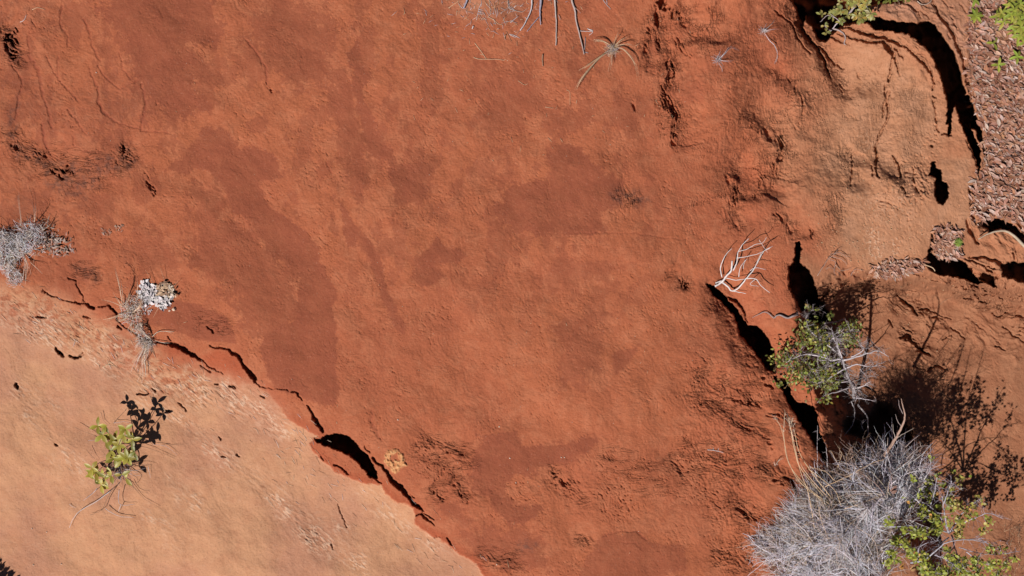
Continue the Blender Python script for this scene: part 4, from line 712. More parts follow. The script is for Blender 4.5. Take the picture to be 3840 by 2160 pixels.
# ---------------------------------------------------------------- white fallen branch
br = MB(); P0 = G(*Q('A6', 275, 708)); fb = thing('fallen_branch', P0, 'bleached white forked branch lying on the red slope above the long fissure', 'branch')
for fl, h0, h1, r0, r1 in [([268,712, 320,680, 350,640, 385,600, 392,530], .02, .10, .0085, .006), ([272,690, 320,670], .02, .03, .005, .006), ([320,680, 360,712, 390,745, 440,722, 490,660, 540,600, 580,530, 620,460, 672,430], .03, .12, .008, .002), ([390,745, 440,755, 490,763], .04, .05, .004, .002),
                        ([490,655, 560,660, 600,710, 662,758], .06, .08, .0045, .002), ([320,645, 308,580, 330,520, 350,482, 392,440], .04, .09, .0045, .002), ([400,600, 425,540, 435,470, 470,410, 512,370], .08, .10, .005, .002), ([440,462, 500,445, 560,412, 610,400, 640,360], .09, .12, .003, .0015),
                        ([430,510, 540,490, 600,470, 685,425], .09, .12, .003, .0015), ([520,600, 560,580, 632,592], .08, .1, .003, .0015), ([350,652, 420,668, 485,660], .05, .07, .0035, .002), ([440,645, 450,580, 492,518], .08, .10, .003, .0015), ([585,378, 610,420, 645,470], .1, .1, .002, .001),
                        ([560,660, 520,700, 580,712], .06, .06, .0025, .0015), ([470,585, 480,540, 500,515], .09, .1, .002, .001), ([600,470, 570,540, 540,600], .09, .09, .002, .0015)]:
    P = path('A6', fl, h0, h1, 5, .0015); br.tube(P, taper(len(P), r0, r1), jit((.74, .66, .65), .06), 6)
br.build('branch_wood', M['wood'], fb)

# ---------------------------------------------------------------- dry sprig on the brown slope, small brush
mb = MB(); b_ = G(*Q('A6', 1110, 560)); sp = thing('dry_sprig', b_, 'arched grey-brown dry sprig on the brown slope right of the white branch', 'sprig')
for fl in ([1000,640, 1050,560, 1080,510, 1120,480, 1240,500], [1080,515, 1130,540, 1120,600, 1130,640], [1110,500, 1180,520, 1210,560], [1090,510, 1160,470, 1240,530], [1060,590, 1100,580, 1180,640], [1240,640, 1260,600, 1290,588, 1340,605], [1120,480, 1150,450, 1180,440], [1130,560, 1180,600, 1250,580]):
    P = path('A6', fl, .03, .02, 4, .003); mb = MB(); mb.tube(P, taper(len(P), .0028, .0012), jit((.46, .31, .25)), 4); mb.build('twig', M['wood'], sp)

# ---------------------------------------------------------------- scraggly bush on the right slope
base = at(*Q('A9', 1262, 190), -.60); bush = thing('scraggly_bush', base, 'half-bare bush with small yellow-green leaves and silver twigs on the right slope', 'bush')
tr = MB(); tw = MB(); fo = MB(); tips = []
BH = 1.28
def wp_(z, x, y, h): return at(*Q(z, x, y), -.55 + h * 1.55)
trunk = smooth([wp_('A9', 1262, 190, 0), wp_('A9', 1258, 80, .16), wp_('A6', 1240, 1400, .26), wp_('A6', 1205, 1320, .36), wp_('A6', 1180, 1230, .44)], 5)
tr.tube(trunk, taper(len(trunk), .014, .008), (.34, .30, .31), 7)
def branch(z, fl, h0, h1, r0, r1, col=GREY, mb=tr, kids=22, L=.09):
    P = pathz(z, fl, -.55 + h0 * 1.55, -.55 + h1 * 1.55, 5, .003); mb.tube(P, taper(len(P), r0, r1), jit(col, .08), 5)
    for _ in range(kids):
        i = random.randint(len(P) // 3, len(P) - 1); d = Vector((ru(-1, 1), ru(-1, 1), ru(-.4, .8))); twig(tw, P[i], d, L * ru(.5, 1.3), r1 * .7, random.choice([col, (.38, .32, .32), (.30, .23, .21)]), 1, 3, .7, 5, 0, tips, 4)
    return P
for fl, h0, h1, r0, r1 in [([1180,1230, 1100,1240, 1060,1220, 1040,1170], .44, .46, .009, .004), ([1190,1240, 1300,1210, 1380,1185, 1440,1175, 1510,1215], .44, .42, .008, .002), ([1200,1300, 1280,1270, 1370,1285, 1440,1280], .40, .42, .007, .002), ([1180,1230, 1150,1150, 1140,1080], .44, .5, .006, .002),
                        ([1240,1220, 1330,1170, 1300,1110], .44, .48, .005, .002), ([1170,1230, 1120,1090, 1110,1040], .44, .5, .004, .002), ([1180,1240, 1060,1290, 960,1300], .42, .46, .007, .002), ([1200,1300, 1080,1370, 1000,1400, 900,1380], .38, .42, .007, .002), ([1160,1200, 1060,1120, 980,1060, 930,1000], .44, .5, .007, .002),
                        ([1060,1120, 1180,1050, 1270,1020], .46, .5, .005, .002), ([1060,1220, 900,1200, 780,1260], .45, .46, .007, .002), ([930,1000, 925,930, 960,890, 1005,870], .45, .42, .004, .0015), ([1300,1300, 1340,1340, 1360,1370], .4, .4, .003, .001)]:
    branch('A6', fl, h0, h1, r0, r1)
for fl, h0, h1, r0, r1 in [([1250,110, 1330,90, 1380,60], .2, .34, .007, .002), ([1260,170, 1320,180, 1420,200], .1, .2, .007, .002), ([1240,100, 1150,130, 1050,160, 1000,210], .2, .3, .006, .002), ([1290,220, 1330,270, 1360,320, 1365,420, 1400,465], .06, .1, .008, .002), ([1350,330, 1320,360, 1330,410], .08, .1, .004, .002),
                        ([1245,200, 1270,280, 1250,370, 1190,450], .04, .06, .006, .002), ([1365,430, 1340,500, 1290,560, 1210,650, 1200,700], .06, .04, .004, .002), ([1240,60, 1100,60, 1040,20], .28, .36, .006, .002)]:
    branch('A9', fl, h0, h1, r0, r1, kids=4, L=.05)
FB = [('A6', 930, 1010, 60, 24, .46), ('A6', 1010, 1080, 90, 60, .48), ('A6', 1230, 1010, 60, 30, .48), ('A6', 900, 1090, 60, 34, .44), ('A6', 780, 1220, 70, 46, .42), ('A6', 720, 1250, 50, 20, .40), ('A6', 860, 1290, 90, 60, .42), ('A6', 970, 1330, 90, 70, .44), ('A6', 1080, 1290, 70, 40, .44), ('A6', 1050, 1160, 40, 26, .48),
      ('A6', 1250, 1090, 50, 14, .46), ('A9', 830, 50, 50, 14, .36), ('A9', 960, 40, 90, 40, .38), ('A9', 1100, 50, 60, 26, .36), ('A9', 1060, 170, 50, 16, .3), ('A6', 940, 870, 14, 6, .42), ('A6', 1000, 880, 10, 4, .42), ('A6', 1090, 930, 16, 7, .44), ('A6', 720, 1390, 40, 9, .36), ('A6', 1190, 1080, 60, 16, .46), ('A9', 1070, 290, 12, 3, .14)]
for z, x, y, R, n, h in FB:
    hub = wp_(z, x, y, h - .06)
    for _ in range(int(n * 4.4)):
        p = wp_(z, x + random.gauss(0, R * .6), y + random.gauss(0, R * .6), h + ru(-.26, .05)); a = ru(0, 6.28); d = Vector((math.cos(a), math.sin(a), ru(-.3, .6)))
        fo.leaf(p, d, Vector((ru(-.7, .7), ru(-.7, .7), 1)), ru(.012, .032), ru(.010, .023), jit(random.choice([GREEN, (.34, .37, .06), OLIVE, OLIVE, OLIVE, (.12, .14, .03), (.12, .14, .03), (.46, .38, .08), (.30, .20, .07)]), .25), .3, .3, 4, .5)
        if rnd() < .3: tw.tube(smooth([hub, hub.lerp(p, .5) + Vector((ru(-.01, .01), ru(-.01, .01), 0)), p], 2), taper(5, .0018, .001), jit(BROWN), 3)
for _ in range(46):
    p_ = random.choice(trunk); twig(tw, p_, Vector((ru(-1, 1), ru(-1, 1), ru(-.3, .6))), ru(.05, .15), .0028, random.choice([GREY, (.36, .31, .31), (.30, .24, .23)]), 1, 3, .7, 6, 0, None, 4)
tr.build('trunk', M['wood'], bush); tw.build('twigs', M['wood'], bush); fo.build('foliage', M['leaf'], bush)

# ---------------------------------------------------------------- big tangle of dry brush
base = G(*Q('D', 760, 1100)); hay = thing('dry_brush', base, 'large tangled mound of grey dry brush filling the lower right', 'dry brush')
hp = QP('D', [60,1180, 140,1120, 220,1090, 320,980, 380,880, 480,780, 640,690, 800,620, 960,520, 1120,450, 1300,460, 1440,500, 1500,600, 1450,720, 1380,860, 1280,1000, 1180,1150, 1150,1300, 1130,1560, 240,1560, 120,1340, 60,1240])
def hay_h(x, y):
    d = min((x - (hp[i][0])) ** 2 + (y - hp[i][1]) ** 2 for i in range(len(hp))) ** .5
    n_ = float(perlin(np.array([x / 48.]), np.array([y / 40.]), 270)[0]); return max(.04, .03 + .40 * min(1, d / 130) ** .8 * (.25 + .75 * min(1, max(0, (x - 2850) / 450))) * (1 + .6 * n_) - min(0, lut(Z0, x, y)))
mb = MB()
tangle(mb, hp, 1700, lambda x, y: .7 * hay_h(x, y), [(.34, .24, .19), (.42, .31, .26), (.24, .16, .13)], (.10, .26), (.0014, .003), -.6)  # low layer of darker strands, added to thicken the brush's shadow
tangle(mb, hp, 3900, hay_h, [(.72, .66, .72), (.84, .77, .80), (.74, .60, .54), (.64, .48, .38), (.44, .31, .25), (.26, .17, .13)], (.10, .30), (.0011, .0026), -.08, 30., 240, 10)
tangle(mb, hp, 1100, hay_h, [(.84, .78, .84), (.70, .52, .40), (.50, .34, .26)], (.15, .36), (.0016, .0034), -.2)
mb.build('brush_stems', M['straw'], hay)
for (cx, cy, n, L, h, r) in [(1030, 1000, 16, .11, .30, .0038), (490, 1270, 26, .11, .20, .003), (860, 650, 14, .10, .26, .0025), (760, 1190, 10, .08, .24, .002), (1250, 700, 8, .1, .3, .0022), (920, 1360, 16, .1, .28, .0025), (300, 1200, 12, .08, .1, .002), (560, 1420, 16, .1, .2, .0025), (1000, 500, 8, .08, .2, .002)]:
    wt = MB(); c = at(*Q('D', cx, cy), .06 + h * 1.25)
    for i in range(n):
        a = ru(0, 6.28) if cx != 490 else ru(-.2, 1.1); twig(wt, c, Vector((math.cos(a), math.sin(a), ru(-.1, .5))), L * ru(.6, 1.5), r, random.choice([(.62, .60, .66), (.56, .54, .60)]), 1, 3, .35, 6, .03, None, 4)
    wt.build('silver_twigs', M['wood'], hay)
for fl in ([1030,1000, 1150,920, 1290,790, 1320,740], [1030,1010, 940,940, 890,890], [1020,980, 1020,920, 1080,810], [1040,1020, 1200,1030, 1400,1015], [1030,1040, 1160,1080], [930,1330, 980,1370, 1050,1420], [1000,970, 930,960, 830,930]):
    wt = MB(); P = pathz('D', fl, .45, .47, 5, .002); wt.tube(P, taper(len(P), .0042, .0018), (.66, .64, .70), 5); wt.build('silver_twig', M['wood'], hay)
for fl in ([780,880, 960,820, 1090,770], [620,690, 820,600, 1000,500, 1130,455], [480,540, 560,600, 700,720, 760,860], [700,640, 620,560, 480,520]):
    wt = MB(); P = pathz('D', fl, .40, .42, 5, .002); wt.tube(P, taper(len(P), .0028, .0014), STRAW, 4); wt.build('straw_stalk', M['straw'], hay)
# dry leaves caught in the brush
for (x, y, s, c, lab) in [(1170, 730, .045, PINK, 'curled pinkish dead leaf caught in the top of the dry brush'), (1250, 1375, .03, (.70, .33, .08), 'orange dead leaf at the lower edge of the dry brush'), (1340, 1390, .035, (.72, .42, .18), 'tan-orange folded leaf right of the orange dead leaf')]:
    m_ = MB(); p = at(*Q('D', x, y), .44); m_.leaf(p, Vector((.8, .5, .1)), Vector((.3, -.2, 1)), s * 1.4, s * .8, c, .5, .3, 7)
    m_.leaf(p + Vector((.004, -.006, .006)), Vector((.9, .1, .2)), Vector((-.3, -.4, 1)), s, s * .6, tuple(v * .8 for v in c), .5, .4, 6); tag(m_.build('dead_leaf', M['dry_leaf'], None, p), lab, 'leaf')
# tall dry stalks
b_ = at(*Q('A9', 1150, 980), .1); st_ = thing('tall_dry_grass', b_, 'tall straw-coloured stalks with feathery heads leaning up-left over the red mound', 'grass'); n0 = 0
for fl, hh in [([1150,980, 940,820, 800,650, 762,450, 770,270], .5), ([1150,960, 960,760, 870,620, 820,430, 792,310], .5), ([1100,940, 890,690, 842,560, 812,400, 822,330], .48), ([1130,960, 900,800, 800,640, 745,400, 690,305], .48), ([985,1140, 960,980, 930,830, 880,700, 830,480, 800,360], .45), ([1165,965, 1000,760, 880,580, 840,430, 830,370], .4), ([1090,960, 900,800, 860,770], .25)]:
    m_ = MB(); P = pathz('A9', fl, .22, hh + .05, 6, .001); m_.tube(P, taper(len(P), .0028, .0012), jit((.72, .50, .32), .1), 5)
    sk = m_.build('stalk', M['straw'], st_); m_ = MB()
    for i in range(22):
        j = random.randint(int(len(P) * .78), len(P) - 1); d = (P[-1] - P[-4]).normalized() + Vector((ru(-.6, .6), ru(-.6, .6), ru(-.4, .4))); twig(m_, P[j], d, ru(.015, .045), .0011, (.70, .54, .42), 0, 0, .5, 4, .05, None, 3)
    m_.build('seed_head', M['straw'], sk, off=st_.location)
tuft('dry_grass_tuft', 'tiny feathery pale tuft on the red mound left of the tall stalks', Q('A9', 705, 650), [('A9', [700,660, 730,620, 775,605], 10, 5, .03), ('A9', [700,665, 695,640, 720,620], 6, 5, .02)], 10, .02, (.62, .44, .34), .03)
# thin stems left of the hollow
b_ = G(*Q('D', 800, 560)); ws = thing('wispy_stems', b_, 'bare thin orange-brown stems rising between the fissure and the dry brush', 'stems'); m_ = MB()
for fl, c in [([690,605, 650,560, 640,460, 630,360], PALEW), ([555,560, 556,380, 558,170], GREY), ([760,590, 720,480, 670,380], STRAW), ([800,610, 810,520, 805,430, 870,320], (.55, .36, .24)), ([780,500, 860,430, 940,350, 980,260], (.55, .34, .22)), ([1060,430, 1010,370, 980,330], (.45, .28, .2)), ([700,610, 730,520, 760,420, 740,380], STRAW),
              ([820,600, 850,530, 830,470], GREY), ([1100,440, 960,400, 900,420], (.4, .3, .25)), ([740,270, 800,330, 870,420], (.4, .24, .18)), ([650,620, 760,610, 900,560], (.5, .36, .3))]:
    P = pathz('D', fl, .0, .12, 5, .003); m_.tube(P, taper(len(P), .0026, .0012), c, 4)
    for i in range(4): twig(m_, random.choice(P), Vector((ru(-1, 1), ru(-.3, 1), ru(-.2, .5))), ru(.03, .08), .0012, c, 1, 2, .6, 4, 0, None, 3)
m_.build('stems', M['wood'], ws)
# brown forked dead branch rising out of the brush
b_ = at(*Q('A9', 1490, 560), .1); db = thing('dead_branch', b_, 'brown dead branch with whip-like twigs standing against the black shadow', 'branch'); m_ = MB(); m2 = MB()
P = pathz('A9', [1480,590, 1520,530, 1570,450, 1610,370, 1628,300, 1612,230, 1600,180], .18, .50, 5, .002); m_.tube(P, taper(len(P), .014, .002), (.42, .27, .21), 7); m_.build('limb', M['wood'], db)
for fl in ([1615,290, 1590,240, 1580,190], [1600,380, 1570,330, 1560,290], [1570,460, 1640,420, 1695,390], [1560,470, 1545,410, 1540,360], [1630,530, 1680,480, 1735,440], [1640,610, 1700,550, 1740,520, 1810,518], [1740,520, 1735,490], [1500,520, 1505,460], [1580,490, 1620,520, 1630,560], [1500,560, 1450,540, 1420,545], [1740,600, 1780,630, 1815,665], [1815,665, 1790,710, 1760,760], [1815,660, 1818,600]):
    P = pathz('A9', fl, .32, .38, 4, .002); m2.tube(P, taper(len(P), .0026, .001), jit((.50, .40, .36)), 4)
for i in range(60): twig(m2, at(*Q('A9', ru(1400, 1720), ru(560, 660)), ru(.1, .35)), Vector((ru(-1, 1), ru(0, 1.2), ru(-.2, .6))), ru(.04, .1), .0012, (.45, .35, .32), 1, 2, .6, 4, 0, None, 3)
m2.build('twigs', M['wood'], db)

# ---------------------------------------------------------------- green shrub in the lower right corner
base = at(*Q('E', 1000, 1000), -.66); gs_ = thing('leafy_bush', base, 'open bush of round yellow-green leaves on silver twigs in the lower right corner', 'bush'); tr = MB(); tw = MB(); fo = MB(); tips = []
hub = G(*Q('E', 1000, 1010), .15)
for fl, h0, h1, r0, r1 in [([600,1312, 700,1290, 800,1240, 900,1150, 1000,1090, 1200,1070, 1400,1105], .32, .4, .008, .002), ([850,1228, 940,1260, 1035,1322], .34, .36, .005, .002), ([660,1275, 690,1150, 780,1100, 900,1075], .34, .36, .005, .002), ([1200,1070, 1330,1070, 1500,1170], .38, .3, .004, .002), ([1000,1000, 950,900, 880,800, 800,720, 620,630, 570,600], .2, .42, .008, .002),
                        ([1000,1000, 960,860, 940,700, 930,620], .2, .5, .007, .002), ([1000,1000, 1080,880, 1150,780, 1240,700, 1300,660], .2, .45, .007, .002), ([1000,1000, 1150,900, 1300,830, 1420,790, 1570,850], .2, .38, .006, .002), ([940,700, 1000,540, 1030,450], .45, .56, .004, .002), ([800,720, 850,560, 870,420], .42, .56, .004, .002), ([720,460, 780,380, 800,330, 810,240], .4, .58, .004, .0015),
                        ([700,200, 760,250, 830,300], .4, .55, .003, .001), ([1000,1000, 880,960, 760,950, 600,960], .2, .36, .006, .002), ([1030,1020, 1060,1150, 1100,1250, 1180,1400], .16, .32, .007, .002), ([1100,1150, 1300,1210, 1500,1220, 1750,1190], .3, .26, .004, .002), ([1000,1050, 800,1180, 650,1240, 500,1250], .2, .34, .006, .002), ([1060,1150, 900,1300, 850,1400], .2, .34, .005, .002), ([1180,1200, 1350,1300, 1500,1380], .3, .3, .005, .002)]:
    P = pathz('E', fl, -.62 + h0 * 2.1, -.62 + h1 * 2.1, 5, .003); tr.tube(P, taper(len(P), r0, r1), jit((.50, .46, .52), .1), 5)
    for _ in range(14):
        i = random.randint(len(P) // 3, len(P) - 1); twig(tw, P[i], Vector((ru(-1, 1), ru(-1, 1), ru(-.3, .6))), ru(.04, .11), r1 * .75, (.48, .42, .47), 1, 3, .6, 5, 0, tips, 3)
CL = [(820,220,24,5), (880,400,30,6), (815,430,18,4), (1050,360,20,5), (1110,450,50,14), (1030,540,26,8), (940,500,20,4), (780,480,40,8), (780,580,30,6), (850,600,30,7), (790,650,36,9), (975,640,40,16), (1050,690,70,30), (880,730,26,7), (720,800,50,14), (740,740,40,8), (820,800,26,7), (845,860,38,16), (400,890,40,7), (350,910,26,4), (540,970,40,13), (650,1000,50,18), (720,1010,50,14), (900,990,36,14), (830,960,50,12),
      (460,1050,40,16), (440,1110,36,12), (540,1110,46,22), (1100,880,60,14), (1110,940,40,12), (1100,1020,40,16), (1180,760,50,10), (1230,830,50,12), (1340,650,36,6), (1250,720,40,7), (400,1210,40,10), (370,1300,40,16), (440,1280,36,9), (600,1220,50,16), (730,1250,50,18), (640,1270,30,8), (1010,1250,50,20), (990,1170,30,8), (1080,1320,80,44), (1150,1300,50,18), (1280,1290,50,20), (1350,1310,24,4), (1450,1340,70,20), (1600,1350,50,12), (1290,1390,60,20), (780,1390,90,44),
      (950,1410,80,34), (1140,1400,60,26), (1680,1270,26,7), (740,1340,40,9), (1420,860,50,10), (1360,970,40,9), (1430,1170,50,10), (800,1440,100,40), (1000,1470,100,40), (1250,1480,100,34), (1500,1460,90,26), (900,900,60,8), (1000,880,60,8), (620,430,24,5), (600,690,40,6), (700,600,40,7), (1530,1180,60,7)]
for (x, y, R, n) in CL:
    hb = .08 if y > 900 else .30; hb = .50 if (x < 780 and y > 700) else hb; hb += ru(-.12, .08)
    c_ = at(*Q('E', x, y), hb - .06)
    for _ in range(int(n * 2.3)):
        p = at(*Q('E', x + random.gauss(0, R * .5), y + random.gauss(0, R * .5)), hb + ru(-.16, .06)); a = ru(0, 6.28); pal = [GREEN, LIME, LIME, OLIVE, (.45, .42, .06)] if x < 1000 or y > 1150 else [(.48, .40, .08), (.50, .42, .10), GREEN, (.40, .34, .10)]
        col = random.choice(pal); 
        if rnd() < .03: col = (.72, .38, .10)
        fo.leaf(p, Vector((math.cos(a), math.sin(a), ru(-.3, .5))), Vector((ru(-.7, .7), ru(-.7, .7), 1)), ru(.013, .032), ru(.012, .026), jit(col, .2), .25, .35, 4, .5)
        if rnd() < .3: tw.tube([c_, c_.lerp(p, .6) + Vector((ru(-.01, .01), ru(-.01, .01), 0)), p], [.0016, .0013, .001], jit((.42, .34, .34)), 3)
tr.build('branches', M['wood'], gs_); tw.build('twigs', M['wood'], gs_); fo.build('foliage', M['leaf'], gs_)
# wire-thin dark weeds at the far right edge
m_ = MB(); b_ = G(*Q('E', 1640, 1000))
for i in range(90): twig(m_, G(*Q('E', ru(1500, 1783), ru(880, 1449)), .01), Vector((ru(-1, 1), ru(-1, 1), ru(.1, .8))), ru(.04, .12), .0012, random.choice([BROWN, (.2, .12, .09), STRAW]), 1, 2, .5, 4, .05, None, 3)
tag(m_.build('dry_weeds', M['wood'], None, b_), 'sparse wiry brown weeds on the soil at the lower right edge', 'weeds')
# tall leafy sapling whose broken shade falls right of the hollow: stands inside the leafy bush, tops seen at its upper edge

# ---------------------------------------------------------------- shrub at the top edge
base = G(*Q('F', 1180, -60), -.1); ts = thing('overhanging_shrub', base, 'shrub with yellow-olive leaves hanging over the black hollow at the top edge', 'shrub'); tr = MB(); fo = MB()
for fl, h0, h1, r0, r1 in [([1180,-60, 1150,60, 1080,150, 990,265, 870,350, 780,430, 720,510, 650,560], .12, .14, .011, .003), ([1000,250, 950,190, 860,130], .14, .2, .004, .002), ([870,350, 900,360, 930,380], .14, .16, .003, .002), ([780,300, 660,260, 600,300, 525,375], .16, .12, .003, .0015), ([700,520, 620,460, 600,430], .12, .14, .003, .0015), ([1150,60, 1230,200, 1250,330], .14, .2, .006, .002), ([1150,60, 1300,100, 1400,250], .14, .2, .006, .002), ([860,370, 760,280, 700,240], .14, .18, .003, .002)]:
    P = path('F', fl, h0, h1, 5, .002); tr.tube(P, taper(len(P), r0, r1), jit((.48, .40, .42), .08), 5)
for (x, y, n, L) in [(550,240,4,.026), (720,265,8,.03), (745,160,4,.024), (850,60,5,.026), (870,170,7,.030), (870,370,7,.028), (600,440,4,.024), (630,545,5,.026), (990,180,7,.03), (1000,270,5,.028), (1070,60,10,.032), (1130,30,10,.03), (1140,270,6,.03), (1200,330,6,.032), (1250,320,6,.03), (1240,180,6,.03), (1300,90,9,.034), (1340,150,7,.03), (1400,230,6,.034), (1400,290,4,.03), (1280,250,6,.03), (1320,-30,10,.03), (1180,-40,10,.03), (1000,10,7,.028), (1330,60,6,.03)]:
    p = G(*Q('F', x, y), ru(.15, .24))
    L *= 1.25
    for j in range(int(n * 1.35)):
        a = ru(0, 6.28); fo.leaf(p + Vector((ru(-.008, .008), ru(-.008, .008), ru(-.01, .01))), Vector((math.cos(a), math.sin(a), ru(-.2, .6))), Vector((ru(-.4, .4), ru(-.4, .4), 1)), L * ru(.8, 1.2), L * .52, jit(random.choice([(.46, .42, .12), (.36, .36, .09), (.42, .38, .16), (.50, .34, .08)] if x > 950 else [(.28, .30, .10), (.36, .36, .10), (.46, .38, .12)]), .2), .3, .3, 5, .6)
tr.build('branches', M['wood'], ts); fo.build('foliage', M['leaf'], ts)
# second shrub just above the frame: its leafy rim dips into the picture
m_ = MB()
for i in range(160):
    a = ru(0, 6.28); p = G(*Q('F', ru(1500, 2050), ru(-330, -10) if rnd() > .2 else ru(-60, 20)), ru(.1, .25)); m_.leaf(p, Vector((math.cos(a), math.sin(a), .2)), Vector((ru(-.4, .4), ru(-.4, .4), 1)), .03, .018, jit(OLIVE, .2), .3, .3, 4)
tg = thing('overhanging_shrub', G(*Q('F', 1760, -150)), 'dark olive shrub barely showing at the top edge right of the yellow-leaved shrub', 'shrub'); m_.build('foliage', M['leaf'], tg)
m_ = MB(); [twig(m_, G(*Q('F', 1760, -150)), Vector((ru(-1, 1), ru(-1, 1), ru(.2, 1))), ru(.12, .22), .003, BROWN, 1, 3, .4, 5) for _ in range(10)]; m_.build('branches', M['wood'], tg)

# ---------------------------------------------------------------- seedlings on the litter
def seedling(x, y, n, L, label, z='G', h=.05, name='seedling', wd=.36, col=None, levels=1, group='green seedlings in the leaf litter'):
    base = G(*Q(z, x, y)); o = thing(name, base, label, 'seedling', group); m_ = MB(); s_ = MB(); s_.tube([base - Vector((0, 0, .01)), base + Vector((.002, .001, h * .5)), base + Vector((0, 0, h))], [.003, .0026, .002], (.24, .20, .07), 5); s_.build('stem', M['wood'], o)
    for l in range(levels):
        a0 = ru(0, 6.28)
        for j in range(n):
            a = a0 + 6.283 * j / n + ru(-.2, .2); m_.leaf(base + Vector((0, 0, h - .012 * l)), Vector((math.cos(a), math.sin(a), ru(.05, .45))), Vector((0, 0, 1)), L * ru(.85, 1.1), L * wd, jit(random.choice(col or [LIME, GREEN, (.36, .46, .07)]), .15), .35, .3, 6, .5)
    m_.build('leaves', M['leaf'], o)
seedling(885, 285, 8, .062, 'eight-leaved bright green rosette near the top edge of the litter'); seedling(1165, 715, 3, .060, 'three-leaved seedling alone in the middle of the leaf litter'); seedling(1245, 1060, 4, .060, 'spread four-leaved seedling, lowest on the litter'); seedling(1545, 930, 5, .060, 'five-leaved seedling close to the right edge, below the sapling')
seedling(870, 30, 5, .06, 'pale green seedling cut by the top edge of the picture')
base = G(*Q('G', 1620, 300)); sap = thing('sapling', base, 'bushy bright green sapling at the upper right edge', 'sapling'); sb = MB(); lf = MB()
for (x, y, n, h) in [(1550,160,6,.16), (1640,60,6,.15), (1500,230,5,.16), (1600,240,6,.17), (1640,330,6,.14), (1650,440,7,.14), (1560,400,4,.12), (1380,350,4,.10), (1270,270,4,.11), (1350,220,5,.11), (1660,560,6,.12), (1600,600,4,.10), (1550,500,5,.10), (1500,20,5,.13), (1720,200,6,.16), (1740,500,6,.14), (1480,90,4,.13), (1700,680,4,.1), (1440,300,4,.1)]:
    p = G(*Q('G', x, y), h); sb.tube(smooth([base, base.lerp(p, .5) + Vector((0, 0, .03)), p], 3), taper(7, .004, .0018), (.30, .22, .10), 4)
    a0 = ru(0, 6.28)
    for j in range(n):
        a = a0 + 6.283 * j / n + ru(-.3, .3); lf.leaf(p, Vector((math.cos(a), math.sin(a), ru(-.1, .5))), Vector((0, 0, 1)), ru(.045, .068), ru(.017, .025), jit(random.choice([LIME, GREEN, (.36, .44, .07), (.46, .44, .08)]), .15), .35, .3, 6, .5)
sb.build('stems', M['wood'], sap); lf.build('foliage', M['leaf'], sap)
seedling(670, 545, 12, .036, 'small dense green rosette in the litter pocket above the black hollow', 'Hh', .05, wd=.24, col=[(.26, .38, .07), (.32, .42, .08)], levels=2)

# ---------------------------------------------------------------- leaf litter
mb = MB()
for pi, (pp, n) in enumerate(zip(lit_polys, (10500, 700, 520))):
    xs = [p[0] for p in pp]; ys = [p[1] for p in pp]; c = 0
    while c < n:
        x, y = ru(max(3560, min(xs)) if pi == 0 else min(xs), min(4480, max(xs)) if rnd() < .35 else min(3960, max(xs))), ru(max(-400, min(ys)) if rnd() < .2 else max(-60, min(ys)), max(ys))
        if not inside(pp, x, y) and not inside(pp, x + ru(0, 30), y + ru(-20, 20)): continue
        if perlin(np.array([x / 45.]), np.array([y / 45.]), 260)[0] < -.35 and rnd() < .7: continue
        c += 1; a = random.choice([ru(0, 6.28), -.7 + ru(-.5, .5)]); L = (.016 + .056 * rnd() ** 1.5) * (1 if pi == 0 else .8); p = G(x, y, ru(.002, .028), False)
        col = random.choice([(.60, .31, .22), (.66, .38, .29), (.46, .20, .12), (.64, .40, .32), (.50, .25, .17), (.34, .14, .09), (.70, .50, .42), (.58, .27, .15), (.40, .18, .11)])
        mb.leaf(p, Vector((math.cos(a), math.sin(a), ru(-.2, .3))), Vector((ru(-.5, .5), ru(-.5, .5), 1)), L, L * ru(.18, .45), jit(col, .15), ru(.1, .6), ru(-.3, .5), 4, .5)
tag(mb.build('leaf_litter', M['dry_leaf']), 'pinkish brown carpet of dry narrow leaves along the right edge', 'leaf litter', kind='stuff')
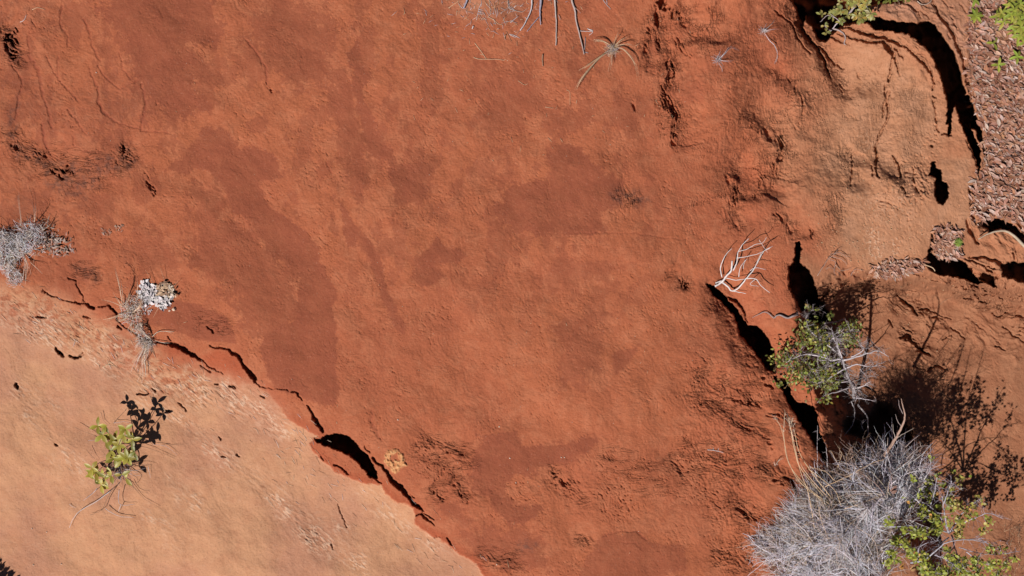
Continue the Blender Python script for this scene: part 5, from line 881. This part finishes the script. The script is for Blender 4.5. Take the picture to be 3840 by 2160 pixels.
# big single leaf that stands out
m_ = MB(); p = G(*Q('G', 960, 100), .03); m_.leaf(p - Vector((.02, -.01, 0)), Vector((1, -.25, .1)), Vector((0, .2, 1)), .05, .034, (.62, .36, .28), .3, .2, 7); tag(m_.build('dead_leaf', M['dry_leaf'], None, p), 'broad pink-brown dead leaf beside the eight-leaved rosette', 'leaf')
# pebbles
mb = MB()
for i in range(330):
    if i < 12: x, y = [(120, 1982), (175, 1995), (125, 2118), (230, 2115), (1935, 1810), (2105, 1715), (2117, 1715), (1912, 1718), (1872, 1600), (1492, 1574), (1863, 2117), (361, 272)][i]; r = .0055
    elif i < 90: x, y = ru(100, 2600), ru(100, 2100); r = ru(.0015, .003)
    elif i < 230: x, y = random.gauss(3290, 120), random.gauss(890, 120); r = ru(.003, .006)
    else: x, y = ru(3350, 3830), ru(1100, 1950); r = ru(.002, .005)
    mb.blob(G(x, y, r * .4, False), r, jit((.72, .58, .46) if i < 90 else (.52, .33, .20), .15), .7, 6, 4)
tag(mb.build('pebbles', M['stone']), 'tiny pale pebbles and crumbs on the soil', 'pebbles', kind='stuff')

# ---------------------------------------------------------------- bush outside the lower left corner that throws the dark corner shadow
base = Vector((-4.50, -2.96, gz(-4.2, -2.7))); cb = thing('corner_bush', base, 'dark dense bush at the lower left corner', 'bush'); tr = MB(); fo = MB()
for _ in range(14): twig(tr, base, Vector((ru(-1, 1), ru(-1, 1), 1.2)), ru(.3, .42), .012, BROWN, 2, 3, .3, 6, 0, None, 4)
for i in range(8000):
    v = Vector((random.gauss(0, 1), random.gauss(0, 1), random.gauss(0, 1))).normalized() * (rnd() ** .4); p = base + Vector((v.x * .50, v.y * .50, .44 + v.z * .42)); fo.leaf(p, v + Vector((ru(-.5, .5), ru(-.5, .5), .2)), Vector((ru(-.6, .6), ru(-.6, .6), 1)), ru(.03, .05), ru(.018, .028), jit((.09, .11, .03), .25), .25, .3, 4)
tr.build('branches', M['wood'], cb); fo.build('foliage', M['leaf'], cb)
print('verts', NX * NY, 'objects', len(bpy.data.objects))
